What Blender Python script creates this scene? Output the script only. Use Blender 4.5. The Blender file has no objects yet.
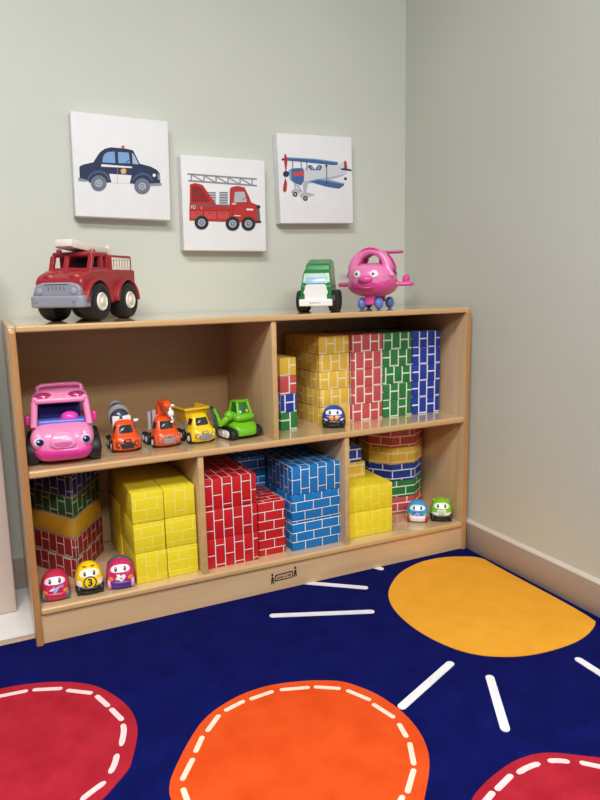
import bpy, bmesh, math, random
from mathutils import Matrix, Vector
from mathutils.bvhtree import BVHTree
random.seed(7)
S = bpy.context.scene
COL = S.collection
R = math.radians
D_ = 0.362            # shelf depth
WX, WY, FZ = 1.238, 0.366, -0.007   # right wall, back wall, floor level
TOP, MID, BOT = 0.727, 0.410, 0.088  # the three shelf surfaces

# ------------------------------------------------------------------ materials
def lin(h):
    if isinstance(h, str):
        h = h.lstrip('#'); c = [int(h[i:i+2], 16)/255 for i in (0, 2, 4)]
    else: c = list(h)
    return tuple(x/12.92 if x <= .04045 else ((x+.055)/1.055)**2.4 for x in c) + (1,)
MATS = {}
def base_mat(name, col, rough=.5, spec=.5, metal=0, coat=0, trans=0, sheen=0):
    m = bpy.data.materials.new(name); m.use_nodes = True
    b = m.node_tree.nodes['Principled BSDF']
    b.inputs['Base Color'].default_value = lin(col)
    b.inputs['Roughness'].default_value = rough
    b.inputs['Specular IOR Level'].default_value = spec
    b.inputs['Metallic'].default_value = metal
    b.inputs['Coat Weight'].default_value = coat
    b.inputs['Coat Roughness'].default_value = .12 if coat < 1 else .05
    b.inputs['Transmission Weight'].default_value = trans
    b.inputs['Sheen Weight'].default_value = sheen
    return m
def N(m, t, **kw):
    n = m.node_tree.nodes.new(t)
    for k, v in kw.items(): setattr(n, k, v)
    return n
def L(m, a, b): m.node_tree.links.new(a, b)
def plastic(col, rough=.32, coat=.15):
    """moulded plastic / print: colour with a very slight mottling"""
    key = ('p', col, rough, coat)
    if key in MATS: return MATS[key]
    m = base_mat('plastic_' + str(len(MATS)), col, rough, .5, 0, coat)
    b = m.node_tree.nodes['Principled BSDF']
    tc = N(m, 'ShaderNodeTexCoord'); no = N(m, 'ShaderNodeTexNoise'); no.inputs['Scale'].default_value = 55
    mr = N(m, 'ShaderNodeMapRange'); mr.inputs['To Min'].default_value = rough-.05; mr.inputs['To Max'].default_value = rough+.08
    L(m, tc.outputs['Object'], no.inputs['Vector']); L(m, no.outputs['Fac'], mr.inputs['Value']); L(m, mr.outputs['Result'], b.inputs['Roughness'])
    MATS[key] = m
    return m
def ink(col, rough=.6): return plastic(col, rough, 0)
def noisy(name, c1, c2, scale=(1, 1, 1), nscale=8, rough=.5, spec=.5, bump=0, bscale=200, detail=4, coat=0, sheen=0, bdist=.002):
    m = base_mat(name, c1, rough, spec, 0, coat, 0, sheen)
    b = m.node_tree.nodes['Principled BSDF']
    tc = N(m, 'ShaderNodeTexCoord'); mp = N(m, 'ShaderNodeMapping'); mp.inputs['Scale'].default_value = scale
    L(m, tc.outputs['Object'], mp.inputs['Vector'])
    no = N(m, 'ShaderNodeTexNoise'); no.inputs['Scale'].default_value = nscale; no.inputs['Detail'].default_value = detail
    L(m, mp.outputs['Vector'], no.inputs['Vector'])
    mx = N(m, 'ShaderNodeMix', data_type='RGBA'); mx.inputs['A'].default_value = lin(c1); mx.inputs['B'].default_value = lin(c2)
    cr = N(m, 'ShaderNodeMapRange'); cr.inputs['From Min'].default_value = .3; cr.inputs['From Max'].default_value = .7
    L(m, no.outputs['Fac'], cr.inputs['Value']); L(m, cr.outputs['Result'], mx.inputs['Factor']); L(m, mx.outputs['Result'], b.inputs['Base Color'])
    if bump:
        n2 = N(m, 'ShaderNodeTexNoise'); n2.inputs['Scale'].default_value = bscale; n2.inputs['Detail'].default_value = 3
        L(m, tc.outputs['Object'], n2.inputs['Vector'])
        bp = N(m, 'ShaderNodeBump'); bp.inputs['Strength'].default_value = bump; bp.inputs['Distance'].default_value = bdist
        L(m, n2.outputs['Fac'], bp.inputs['Height']); L(m, bp.outputs['Normal'], b.inputs['Normal'])
    return m
def wood(name, c1, c2, axis, rough=.17, coat=1):
    sc = {'x': (1.2, 22, 22), 'z': (22, 22, 1.2), 'y': (22, 1.2, 22)}[axis]
    return noisy(name, c1, c2, sc, 2.2, rough, .5, .06, 90, 6, coat)
def brick(name, col, mortar, bw, rh, ms, outline=None, rough=.45, col2=None):
    m = base_mat(name, col, rough, .4)
    b = m.node_tree.nodes['Principled BSDF']
    uv = N(m, 'ShaderNodeUVMap'); uv.uv_map = 'UVMap'
    def bt(c1, mo, size):
        t = N(m, 'ShaderNodeTexBrick'); t.offset = .5; t.squash = 1
        L(m, uv.outputs['UV'], t.inputs['Vector'])
        t.inputs['Scale'].default_value = 1; t.inputs['Mortar Size'].default_value = size; t.inputs['Mortar Smooth'].default_value = .1
        t.inputs['Bias'].default_value = 0; t.inputs['Brick Width'].default_value = bw; t.inputs['Row Height'].default_value = rh
        t.inputs['Color1'].default_value = lin(c1); t.inputs['Color2'].default_value = lin(col2 or c1); t.inputs['Mortar'].default_value = lin(mo)
        return t
    t = bt(col, mortar, ms)
    if outline:
        t2 = bt(col, outline, ms*1.75)
        mx = N(m, 'ShaderNodeMix', data_type='RGBA')
        L(m, t.outputs['Fac'], mx.inputs['Factor']); L(m, t2.outputs['Color'], mx.inputs['A']); mx.inputs['B'].default_value = lin(mortar)
        L(m, mx.outputs['Result'], b.inputs['Base Color'])
    else: L(m, t.outputs['Color'], b.inputs['Base Color'])
    return m

# ------------------------------------------------------------------ mesh builder
def T(x=0, y=0, z=0): return Matrix.Translation((x, y, z))
def RX(a): return Matrix.Rotation(R(a), 4, 'X')
def RY(a): return Matrix.Rotation(R(a), 4, 'Y')
def RZ(a): return Matrix.Rotation(R(a), 4, 'Z')
def axis_m(ax): return {'z': Matrix.Identity(4), 'x': RY(90), 'y': RX(-90), '-y': RX(90)}[ax]
class MB:
    def __init__(s): s.bm = bmesh.new()
    def _merge(s, tb, M, mi):
        if M is not None: tb.transform(M)
        vm = [s.bm.verts.new(v.co) for v in tb.verts]
        tb.verts.index_update()
        for f in tb.faces:
            try: nf = s.bm.faces.new([vm[v.index] for v in f.verts])
            except ValueError: continue
            nf.material_index = mi; nf.smooth = True
        tb.free(); return s
    def _bev(s, tb, r, seg, edges=None):
        if r > 0: bmesh.ops.bevel(tb, geom=list(edges or tb.edges), offset=r, segments=seg, profile=.5, affect='EDGES', clamp_overlap=True)
    def box(s, c, size, r=0, seg=3, mi=0, M=None, taper=None):
        """rounded box; taper=(sx,sy) scales the top face"""
        tb = bmesh.new(); bmesh.ops.create_cube(tb, size=1)
        for v in tb.verts:
            k = taper if (taper and v.co.z > 0) else (1, 1)
            v.co = Vector((v.co.x*size[0]*k[0], v.co.y*size[1]*k[1], v.co.z*size[2]))
        s._bev(tb, r, seg)
        return s._merge(tb, (M or Matrix.Identity(4)) @ T(*c), mi)
    def prism(s, poly, ax, d0, d1, r=0, seg=3, mi=0, M=None, rim=True):
        """polygon extruded along an axis: ax 'x' takes (y,z), 'y' takes (x,z), 'z' takes (x,y)"""
        tb = bmesh.new()
        f3 = {'x': lambda a, b, d: (d, a, b), 'y': lambda a, b, d: (a, d, b), 'z': lambda a, b, d: (a, b, d)}[ax]
        va = [tb.verts.new(f3(a, b, d0)) for a, b in poly]; vb = [tb.verts.new(f3(a, b, d1)) for a, b in poly]
        n = len(poly)
        tb.faces.new(va); tb.faces.new(vb[::-1])
        for i in range(n): tb.faces.new([va[i], va[(i+1) % n], vb[(i+1) % n], vb[i]])
        bmesh.ops.recalc_face_normals(tb, faces=tb.faces)
        s._bev(tb, r, seg)
        return s._merge(tb, M, mi)
    def lathe(s, prof, c=(0, 0, 0), ax='z', n=28, mi=0, M=None):
        """profile of (radius, height) turned about an axis"""
        tb = bmesh.new(); rings = []
        for r, h in prof:
            if r <= 1e-6: rings.append([tb.verts.new((0, 0, h))])
            else: rings.append([tb.verts.new((r*math.cos(2*math.pi*i/n), r*math.sin(2*math.pi*i/n), h)) for i in range(n)])
        for a, b in zip(rings, rings[1:]):
            for i in range(n):
                j = (i+1) % n
                if len(a) == 1 and len(b) == 1: continue
                if len(a) == 1: tb.faces.new([a[0], b[i], b[j]])
                elif len(b) == 1: tb.faces.new([a[i], a[j], b[0]])
                else: tb.faces.new([a[i], a[j], b[j], b[i]])
        if len(rings[0]) > 1: tb.faces.new(rings[0][::-1])
        if len(rings[-1]) > 1: tb.faces.new(rings[-1])
        bmesh.ops.recalc_face_normals(tb, faces=tb.faces)
        return s._merge(tb, (M or Matrix.Identity(4)) @ T(*c) @ axis_m(ax), mi)
    def cyl(s, c, r, h, ax='z', bev=.001, n=28, mi=0, M=None):
        b = min(bev, r*.45, h*.45)
        return s.lathe([(0, -h/2), (r-b, -h/2), (r-b*.3, -h/2+b*.3), (r, -h/2+b), (r, h/2-b), (r-b*.3, h/2-b*.3), (r-b, h/2), (0, h/2)], c, ax, n, mi, M)
    def ell(s, c, rad, mi=0, M=None, u=24, v=16):
        tb = bmesh.new(); bmesh.ops.create_uvsphere(tb, u_segments=u, v_segments=v, radius=1)
        tb.transform(Matrix.Diagonal((*rad, 1)))
        return s._merge(tb, (M or Matrix.Identity(4)) @ T(*c), mi)
    def loft(s, rings, mi=0, M=None, cap=True):
        tb = bmesh.new(); vs = [[tb.verts.new(p) for p in r] for r in rings]; n = len(rings[0])
        for a, b in zip(vs, vs[1:]):
            for i in range(n): tb.faces.new([a[i], a[(i+1) % n], b[(i+1) % n], b[i]])
        if cap: tb.faces.new(vs[0][::-1]); tb.faces.new(vs[-1])
        bmesh.ops.recalc_face_normals(tb, faces=tb.faces)
        return s._merge(tb, M, mi)
    def loftz(s, secs, mi=0, n=36, ex=3.2, M=None):
        """secs: (z, half width x, y front, y back) -> superellipse rings stacked upward"""
        return s.loft([sring((0, (yf+yb)/2, z), a, (yb-yf)/2, ex, n, 'z') for z, a, yf, yb in secs], mi, M)
    def lofty(s, secs, mi=0, n=36, ex=2.4, M=None):
        """secs: (y, half width x, z centre, half height) -> rings along y"""
        return s.loft([sring((0, y, zc), a, b, ex, n, 'y') for y, a, zc, b in secs], mi, M)
    def tube(s, pts, r, n=12, mi=0, M=None):
        pts = [Vector(p) for p in pts]; rings = []
        up = Vector((.13, .21, .97))
        for i, p in enumerate(pts):
            t = (pts[min(i+1, len(pts)-1)] - pts[max(i-1, 0)]).normalized()
            a = t.cross(up)
            if a.length < .1: a = t.cross(Vector((1, 0, 0)))
            a.normalize(); b = t.cross(a)
            rr = r[i] if isinstance(r, (list, tuple)) else r
            rings.append([p + rr*(math.cos(2*math.pi*k/n)*a + math.sin(2*math.pi*k/n)*b) for k in range(n)])
        return s.loft(rings, mi, M)
    def flat(s, poly, y, mi=0, M=None, ax='y'):
        """one flat printed polygon facing -y (or +z)"""
        tb = bmesh.new()
        f = tb.faces.new([tb.verts.new((a, y, b) if ax == 'y' else (a, b, y)) for a, b in poly])
        f.normal_update()
        if (ax == 'y' and f.normal.y > 0) or (ax == 'z' and f.normal.z < 0): f.normal_flip()
        bmesh.ops.triangulate(tb, faces=tb.faces)
        return s._merge(tb, M, mi)
    def build(s, name, mats, parent=None, sharp=38, wn=False):
        me = bpy.data.meshes.new(name); s.bm.to_mesh(me); s.bm.free()
        for m in (mats if isinstance(mats, (list, tuple)) else [mats]): me.materials.append(m)
        me.set_sharp_from_angle(angle=R(sharp))
        o = bpy.data.objects.new(name, me); COL.objects.link(o)
        if parent is not None: o.parent = parent
        if wn:
            w = o.modifiers.new('weighted', 'WEIGHTED_NORMAL'); w.keep_sharp = True
        return o
def sring(c, a, b, ex, n, ax):
    out = []
    for i in range(n):
        t = 2*math.pi*i/n; ct, st = math.cos(t), math.sin(t)
        u = a*math.copysign(abs(ct)**(2/ex), ct); v = b*math.copysign(abs(st)**(2/ex), st)
        out.append((c[0]+u, c[1]+v, c[2]) if ax == 'z' else (c[0]+u, c[1], c[2]+v))
    return out
def ellipse(cx, cz, a, b, n=22, rot=0, a0=0, a1=360):
    out = []
    full = abs(a1-a0) >= 359.9
    for i in range(n):
        t = R(a0+(a1-a0)*i/(n if full else n-1)); x, z = a*math.cos(t), b*math.sin(t)
        c, s_ = math.cos(R(rot)), math.sin(R(rot)); out.append((cx+x*c-z*s_, cz+x*s_+z*c))
    return out
class Skin:
    """lays printed shapes on the curved front (or side) of a body mesh"""
    def __init__(s, o, d=(0, 1, 0)):
        s.t = BVHTree.FromPolygons([v.co for v in o.data.vertices], [p.vertices for p in o.data.polygons]); s.d = Vector(d)
        s.x = abs(s.d.x) > .5
    def hit(s, a, b, off):
        p = Vector((-.5*s.d.x, a, b)) if s.x else Vector((a, -.5*s.d.y, b))
        h = s.t.ray_cast(p, s.d)[0]
        return None if h is None else h - s.d*off
    def lay(s, mb, poly, off=.0006, mi=0, k=5, thick=0):
        cx = sum(p[0] for p in poly)/len(poly); cz = sum(p[1] for p in poly)/len(poly)
        tb = bmesh.new(); n = len(poly); rings = []
        for j in range(1, k+1):
            r = []
            for px, pz in poly:
                h = s.hit(cx+(px-cx)*j/k, cz+(pz-cz)*j/k, off)
                r.append(None if h is None else tb.verts.new(h))
            rings.append(r)
        h = s.hit(cx, cz, off); c = tb.verts.new(h) if h else None
        fs = []
        for i in range(n):
            q = (i+1) % n
            if c and rings[0][i] and rings[0][q]: fs.append(tb.faces.new([c, rings[0][i], rings[0][q]]))
            for a, b in zip(rings, rings[1:]):
                if a[i] and a[q] and b[i] and b[q]: fs.append(tb.faces.new([a[i], b[i], b[q], a[q]]))
        for f in fs:
            f.normal_update()
            if f.normal.dot(s.d) > 0: f.normal_flip()
        mb._merge(tb, None, mi)
    def text(s, mb, txt, cx, cz, size, off=.001, mi=0):
        for tri in text_tris(txt, size, size*.035):
            tb = bmesh.new(); hs = [s.hit(cx+x, cz+z, off) for x, z in tri]
            if all(hs):
                f = tb.faces.new([tb.verts.new(h) for h in hs]); f.normal_update()
                if f.normal.dot(s.d) > 0: f.normal_flip()
            mb._merge(tb, None, mi)
class Grown(Skin):
    """the same surface, prints enlarged about a point on it"""
    def __init__(s, skin, f, cz): s.t, s.d, s.x, s.f, s.cz = skin.t, skin.d, skin.x, f, cz
    def hit(s, a, b, off): return Skin.hit(s, a*s.f, s.cz+(b-s.cz)*s.f, off)
def text_tris(txt, size, bold=0):
    cu = bpy.data.curves.new('lettering', 'FONT'); cu.body = txt; cu.size = size; cu.align_x = 'CENTER'; cu.align_y = 'CENTER'; cu.resolution_u = 4; cu.offset = bold
    o = bpy.data.objects.new('lettering', cu); COL.objects.link(o)
    dg = bpy.context.evaluated_depsgraph_get(); me = o.evaluated_get(dg).to_mesh(); me.calc_loop_triangles()
    out = [[(me.vertices[i].co.x, me.vertices[i].co.y) for i in t.vertices] for t in me.loop_triangles]
    bpy.data.objects.remove(o); bpy.data.curves.remove(cu)
    return out
def tag(o, label, cat, group=None, kind=None):
    if label: o['label'] = label
    if cat: o['category'] = cat
    if group: o['group'] = group
    if kind: o['kind'] = kind
    return o
def thing(name, label, cat, loc, rz=0, group=None):
    o = bpy.data.objects.new(name, None); o.empty_display_size = .05; COL.objects.link(o)
    o.location = loc; o.rotation_euler = (0, 0, R(rz)); return tag(o, label, cat, group)
def struct(o):
    o['kind'] = 'structure'; return o
def smooth_closed(pts, it=2):
    for _ in range(it):
        q = []
        for i in range(len(pts)):
            a, b = pts[i], pts[(i+1) % len(pts)]
            q += [(a[0]*.75+b[0]*.25, a[1]*.75+b[1]*.25), (a[0]*.25+b[0]*.75, a[1]*.25+b[1]*.75)]
        pts = q
    return pts
def stroke(a, b, w):
    """a straight stroke with rounded ends"""
    dx, dy = b[0]-a[0], b[1]-a[1]; l = math.hypot(dx, dy); t = math.degrees(math.atan2(dy, dx)); r = w/2
    return [(b[0]+r*math.cos(R(t-90+180*i/6)), b[1]+r*math.sin(R(t-90+180*i/6))) for i in range(7)] + \
           [(a[0]+r*math.cos(R(t+90+180*i/6)), a[1]+r*math.sin(R(t+90+180*i/6))) for i in range(7)]
# ---- outlines measured on the real rug and prints, in millimetres
SUN = [(1149, -29), (1218, -69), (1212, -131), (1212, -485), (1184, -509), (1124, -534), (1057, -543), (967, -537), (898, -511), (845, -467), (816, -401), (803, -320), (810, -233), (833, -167), (869, -115), (943, -50), (1027, -18), (1093, -15)]
RAYS = [[(535, -112), (758, -206)], [(687, 16), (813, -85)], [(902, 24), (915, -2)], [(613, -557), (786, -481)], [(826, -559), (742, -696)], [(1038, -594), (1036, -660)]]
ORANGE = [(152, -589), (160, -555), (176, -527), (217, -469), (264, -416), (325, -387), (373, -377), (419, -378), (475, -393), (514, -410), (551, -432), (574, -467), (593, -507), (605, -571), (601, -629), (586, -677), (562, -716), (521, -760), (499, -782)]
ORANGE_D = [[(176, -608), (177, -580)], [(183, -555), (210, -519)], [(222, -500), (242, -471)], [(258, -456), (288, -426)], [(308, -415), (345, -405)], [(364, -404), (408, -401)], [(429, -404), (478, -421)], [(494, -427), (532, -452)], [(545, -468), (567, -511)], [(567, -530), (579, -577)], [(577, -602), (570, -633)], [(564, -654), (542, -697)], [(532, -711), (497, -745)], [(482, -752), (460, -767)]]
RED = [(-109, -136), (-81, -137), (-39, -142), (27, -163), (87, -203), (118, -251), (144, -319), (147, -375), (139, -415), (118, -470), (110, -489), (84, -515), (61, -537), (43, -551)]
RED_D = [[(-100, -164), (-35, -171)], [(-17, -175), (29, -194)], [(44, -209), (82, -238)], [(93, -257), (106, -296)], [(111, -313), (122, -351)], [(122, -367), (120, -389), (107, -427)], [(97, -445), (89, -468), (77, -488)], [(67, -504), (44, -516), (25, -528)]]
RED2 = [(568, -809), (594, -794), (641, -778), (696, -767), (740, -770), (771, -782), (801, -805), (834, -829), (849, -850)]
RED2_D = [[(583, -821), (613, -809)], [(628, -805), (665, -793)], [(680, -793), (706, -790), (730, -792)], [(746, -794), (762, -801), (777, -812)], [(794, -824), (822, -853)]]
RUGEDGE = [(-75, 53), (-1, 49)]
ART_POLICE = [('redlight', [(7.6, 53.0), (7.3, 51.7), (6.6, 50.4), (5.6, 49.4), (4.4, 48.7), (3.1, 48.4), (1.7, 48.5), (0.6, 49.0), (-0.4, 49.9), (-0.9, 51.0), (-1.1, 52.2), (-0.8, 53.5), (-0.1, 54.8), (0.8, 55.8), (2.1, 56.5), (3.4, 56.8), (4.7, 56.7), (5.9, 56.2), (6.8, 55.4), (7.4, 54.3)]), ('navy', [(-110.1, -36.0), (-109.5, -7.2), (-106.8, -2.9), (-97.1, 1.5), (-74.0, 8.2), (-65.9, 20.8), (-57.0, 33.9), (-43.9, 44.0), (-28.1, 49.1), (10.4, 49.1), (28.9, 46.4), (31.4, 42.4), (45.2, 14.0), (74.7, 8.6), (91.1, 1.2), (98.0, -6.9), (99.2, -24.0), (97.9, -36.2), (70.7, -41.0), (26.5, -38.3), (-32.0, -39.1), (-84.6, -39.6)]), ('skyblue', [(-51.4, 10.0), (-49.1, 23.4), (-43.6, 32.1), (-35.0, 36.9), (-18.7, 39.1), (-18.3, 10.4)]), ('skyblue', [(-10.6, 38.9), (17.4, 39.6), (20.2, 13.0), (-10.5, 11.0)]), ('paleblue', [(26.1, 40.3), (31.9, 34.1), (42.5, 11.7), (26.7, 12.2)]), ('navy', [(9.6, 12.6), (19.0, 20.5), (17.7, 22.0), (8.3, 14.1)]), ('paper2', [(-54.1, 5.2), (24.7, 4.9), (24.5, 1.0), (-55.2, -1.1)]), ('paper2', [(-35.3, -17.5), (22.9, -17.3), (16.8, -38.9), (-29.9, -40.2)]), ('grey', [(-13.2, 2.0), (-15.8, -40.1), (-14.8, -40.1), (-12.1, 2.1)]), ('slate', [(-91.5, -36.7), (-89.9, -31.4), (-87.2, -26.4), (-83.8, -21.9), (-79.6, -17.9), (-74.9, -14.7), (-69.7, -12.4), (-64.3, -11.0), (-58.8, -10.6), (-53.5, -11.2), (-48.4, -12.8), (-43.9, -15.4), (-40.0, -18.8), (-36.9, -22.9), (-34.7, -27.7), (-33.4, -32.8)]), ('navy', [(-88.1, -43.2), (-87.3, -38.0), (-85.5, -32.9), (-82.7, -28.2), (-79.0, -24.1), (-74.6, -20.7), (-69.7, -18.3), (-64.5, -16.8), (-59.2, -16.5), (-54.1, -17.2), (-49.3, -19.0), (-45.2, -21.8), (-41.8, -25.4), (-39.3, -29.8), (-37.9, -34.7), (-37.5, -39.9)]), ('slate', [(23.4, -31.2), (25.3, -26.5), (28.0, -22.1), (31.4, -18.1), (35.4, -14.7), (39.9, -11.9), (44.7, -9.9), (49.7, -8.7), (54.9, -8.3), (59.9, -8.8), (64.6, -10.2), (69.0, -12.3), (72.8, -15.2), (76.0, -18.8), (78.4, -22.9), (80.1, -27.4)]), ('navy', [(26.4, -40.0), (27.1, -35.0), (28.9, -30.1), (31.7, -25.6), (35.3, -21.7), (39.6, -18.4), (44.4, -16.1), (49.5, -14.7), (54.7, -14.3), (59.7, -15.0), (64.4, -16.7), (68.6, -19.4), (71.9, -22.9), (74.4, -27.1), (75.9, -31.8), (76.2, -36.8)]), ('gold', [(2.4, 0.7), (10.8, -4.8), (7.1, -15.0), (-3.6, -15.7), (-6.5, -6.1)]), ('gold', [(9.4, -7.7), (8.9, -9.9), (7.8, -12.0), (6.1, -13.7), (4.0, -14.9), (1.7, -15.4), (-0.6, -15.2), (-2.6, -14.3), (-4.1, -12.8), (-5.1, -10.9), (-5.4, -8.7), (-4.9, -6.5), (-3.8, -4.4), (-2.1, -2.7), (0.0, -1.5), (2.3, -1.0), (4.6, -1.2), (6.6, -2.1), (8.1, -3.5), (9.1, -5.5)]), ('paper2', [(5.9, -7.9), (5.7, -9.1), (5.1, -10.2), (4.2, -11.1), (3.1, -11.7), (1.8, -12.0), (0.6, -11.9), (-0.4, -11.4), (-1.3, -10.6), (-1.8, -9.6), (-1.9, -8.5), (-1.7, -7.3), (-1.1, -6.2), (-0.2, -5.3), (0.9, -4.7), (2.2, -4.4), (3.4, -4.5), (4.4, -4.9), (5.2, -5.7), (5.8, -6.7)]), ('redlight', [(4.2, -8.0), (4.0, -8.7), (3.7, -9.3), (3.2, -9.8), (2.6, -10.1), (1.9, -10.3), (1.2, -10.2), (0.7, -10.0), (0.2, -9.6), (-0.1, -9.0), (-0.2, -8.3), (-0.0, -7.7), (0.3, -7.1), (0.8, -6.6), (1.4, -6.2), (2.1, -6.1), (2.8, -6.1), (3.3, -6.4), (3.8, -6.8), (4.1, -7.4)]), ('grey', [(-114.0, -32.5), (-92.0, -36.8), (-92.2, -41.0), (-113.6, -40.7)]), ('grey', [(69.1, -35.5), (102.6, -31.6), (101.5, -38.6), (70.7, -41.9)]), ('grey', [(91.7, -7.3), (98.7, -12.0), (99.2, -24.0), (92.9, -24.5)]), ('paper2', [(87.4, -12.8), (87.2, -14.1), (86.5, -15.4), (85.4, -16.4), (84.2, -17.1), (82.8, -17.4), (81.4, -17.3), (80.1, -16.8), (79.2, -15.9), (78.6, -14.7), (78.4, -13.4), (78.7, -12.1), (79.4, -10.8), (80.4, -9.8), (81.7, -9.1), (83.1, -8.8), (84.5, -8.9), (85.7, -9.4), (86.7, -10.3), (87.3, -11.5)]), ('tyre', [(-42.7, -41.9), (-43.7, -47.2), (-45.9, -52.2), (-49.4, -56.5), (-53.7, -60.0), (-58.7, -62.3), (-64.0, -63.3), (-69.2, -62.9), (-74.0, -61.2), (-78.0, -58.3), (-81.0, -54.3), (-82.8, -49.6), (-83.2, -44.5), (-82.3, -39.3), (-80.1, -34.4), (-76.7, -30.0), (-72.3, -26.6), (-67.4, -24.2), (-62.1, -23.2), (-56.9, -23.5), (-52.1, -25.2), (-48.1, -28.1), (-45.0, -32.0), (-43.2, -36.7)]), ('greyl', [(-53.8, -42.6), (-54.4, -45.5), (-55.8, -48.1), (-58.0, -50.3), (-60.6, -51.8), (-63.5, -52.4), (-66.3, -52.1), (-68.9, -51.0), (-70.8, -49.1), (-72.0, -46.6), (-72.3, -43.8), (-71.7, -40.9), (-70.3, -38.3), (-68.2, -36.1), (-65.5, -34.7), (-62.6, -34.0), (-59.8, -34.3), (-57.3, -35.4), (-55.3, -37.3), (-54.1, -39.8)]), ('tyre', [(-57.2, -42.8), (-57.9, -45.4), (-59.6, -47.6), (-62.0, -48.8), (-64.7, -49.0), (-67.0, -48.0), (-68.5, -46.1), (-69.0, -43.6), (-68.3, -41.0), (-66.5, -38.9), (-64.1, -37.6), (-61.5, -37.4), (-59.2, -38.4), (-57.6, -40.3)]), ('greyl', [(-59.7, -43.0), (-60.4, -45.0), (-62.2, -46.3), (-64.3, -46.5), (-65.9, -45.4), (-66.4, -43.4), (-65.7, -41.4), (-64.0, -40.1), (-61.9, -40.0), (-60.3, -41.1)]), ('tyre', [(71.1, -42.3), (70.2, -47.7), (67.8, -52.8), (64.3, -57.3), (59.7, -60.9), (54.4, -63.2), (48.9, -64.3), (43.4, -63.9), (38.3, -62.1), (34.0, -59.1), (30.8, -55.0), (28.9, -50.2), (28.4, -44.9), (29.3, -39.6), (31.6, -34.5), (35.2, -30.0), (39.7, -26.5), (44.9, -24.1), (50.4, -23.0), (55.9, -23.4), (61.0, -25.1), (65.3, -28.0), (68.6, -32.1), (70.6, -36.9)]), ('greyl', [(59.5, -43.0), (58.9, -45.9), (57.4, -48.7), (55.1, -50.9), (52.3, -52.4), (49.3, -53.1), (46.3, -52.8), (43.6, -51.6), (41.5, -49.7), (40.3, -47.1), (39.9, -44.2), (40.5, -41.3), (42.0, -38.6), (44.2, -36.3), (47.0, -34.8), (50.0, -34.2), (53.0, -34.4), (55.7, -35.6), (57.8, -37.5), (59.1, -40.1)]), ('tyre', [(55.9, -43.2), (55.2, -45.9), (53.4, -48.1), (50.8, -49.4), (48.0, -49.6), (45.6, -48.6), (43.9, -46.6), (43.4, -44.0), (44.1, -41.4), (45.9, -39.2), (48.5, -37.8), (51.3, -37.7), (53.7, -38.7), (55.4, -40.6)]), ('greyl', [(53.2, -43.4), (52.5, -45.4), (50.6, -46.8), (48.4, -46.9), (46.7, -45.8), (46.1, -43.8), (46.9, -41.8), (48.7, -40.4), (50.9, -40.3), (52.6, -41.4)])]
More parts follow.
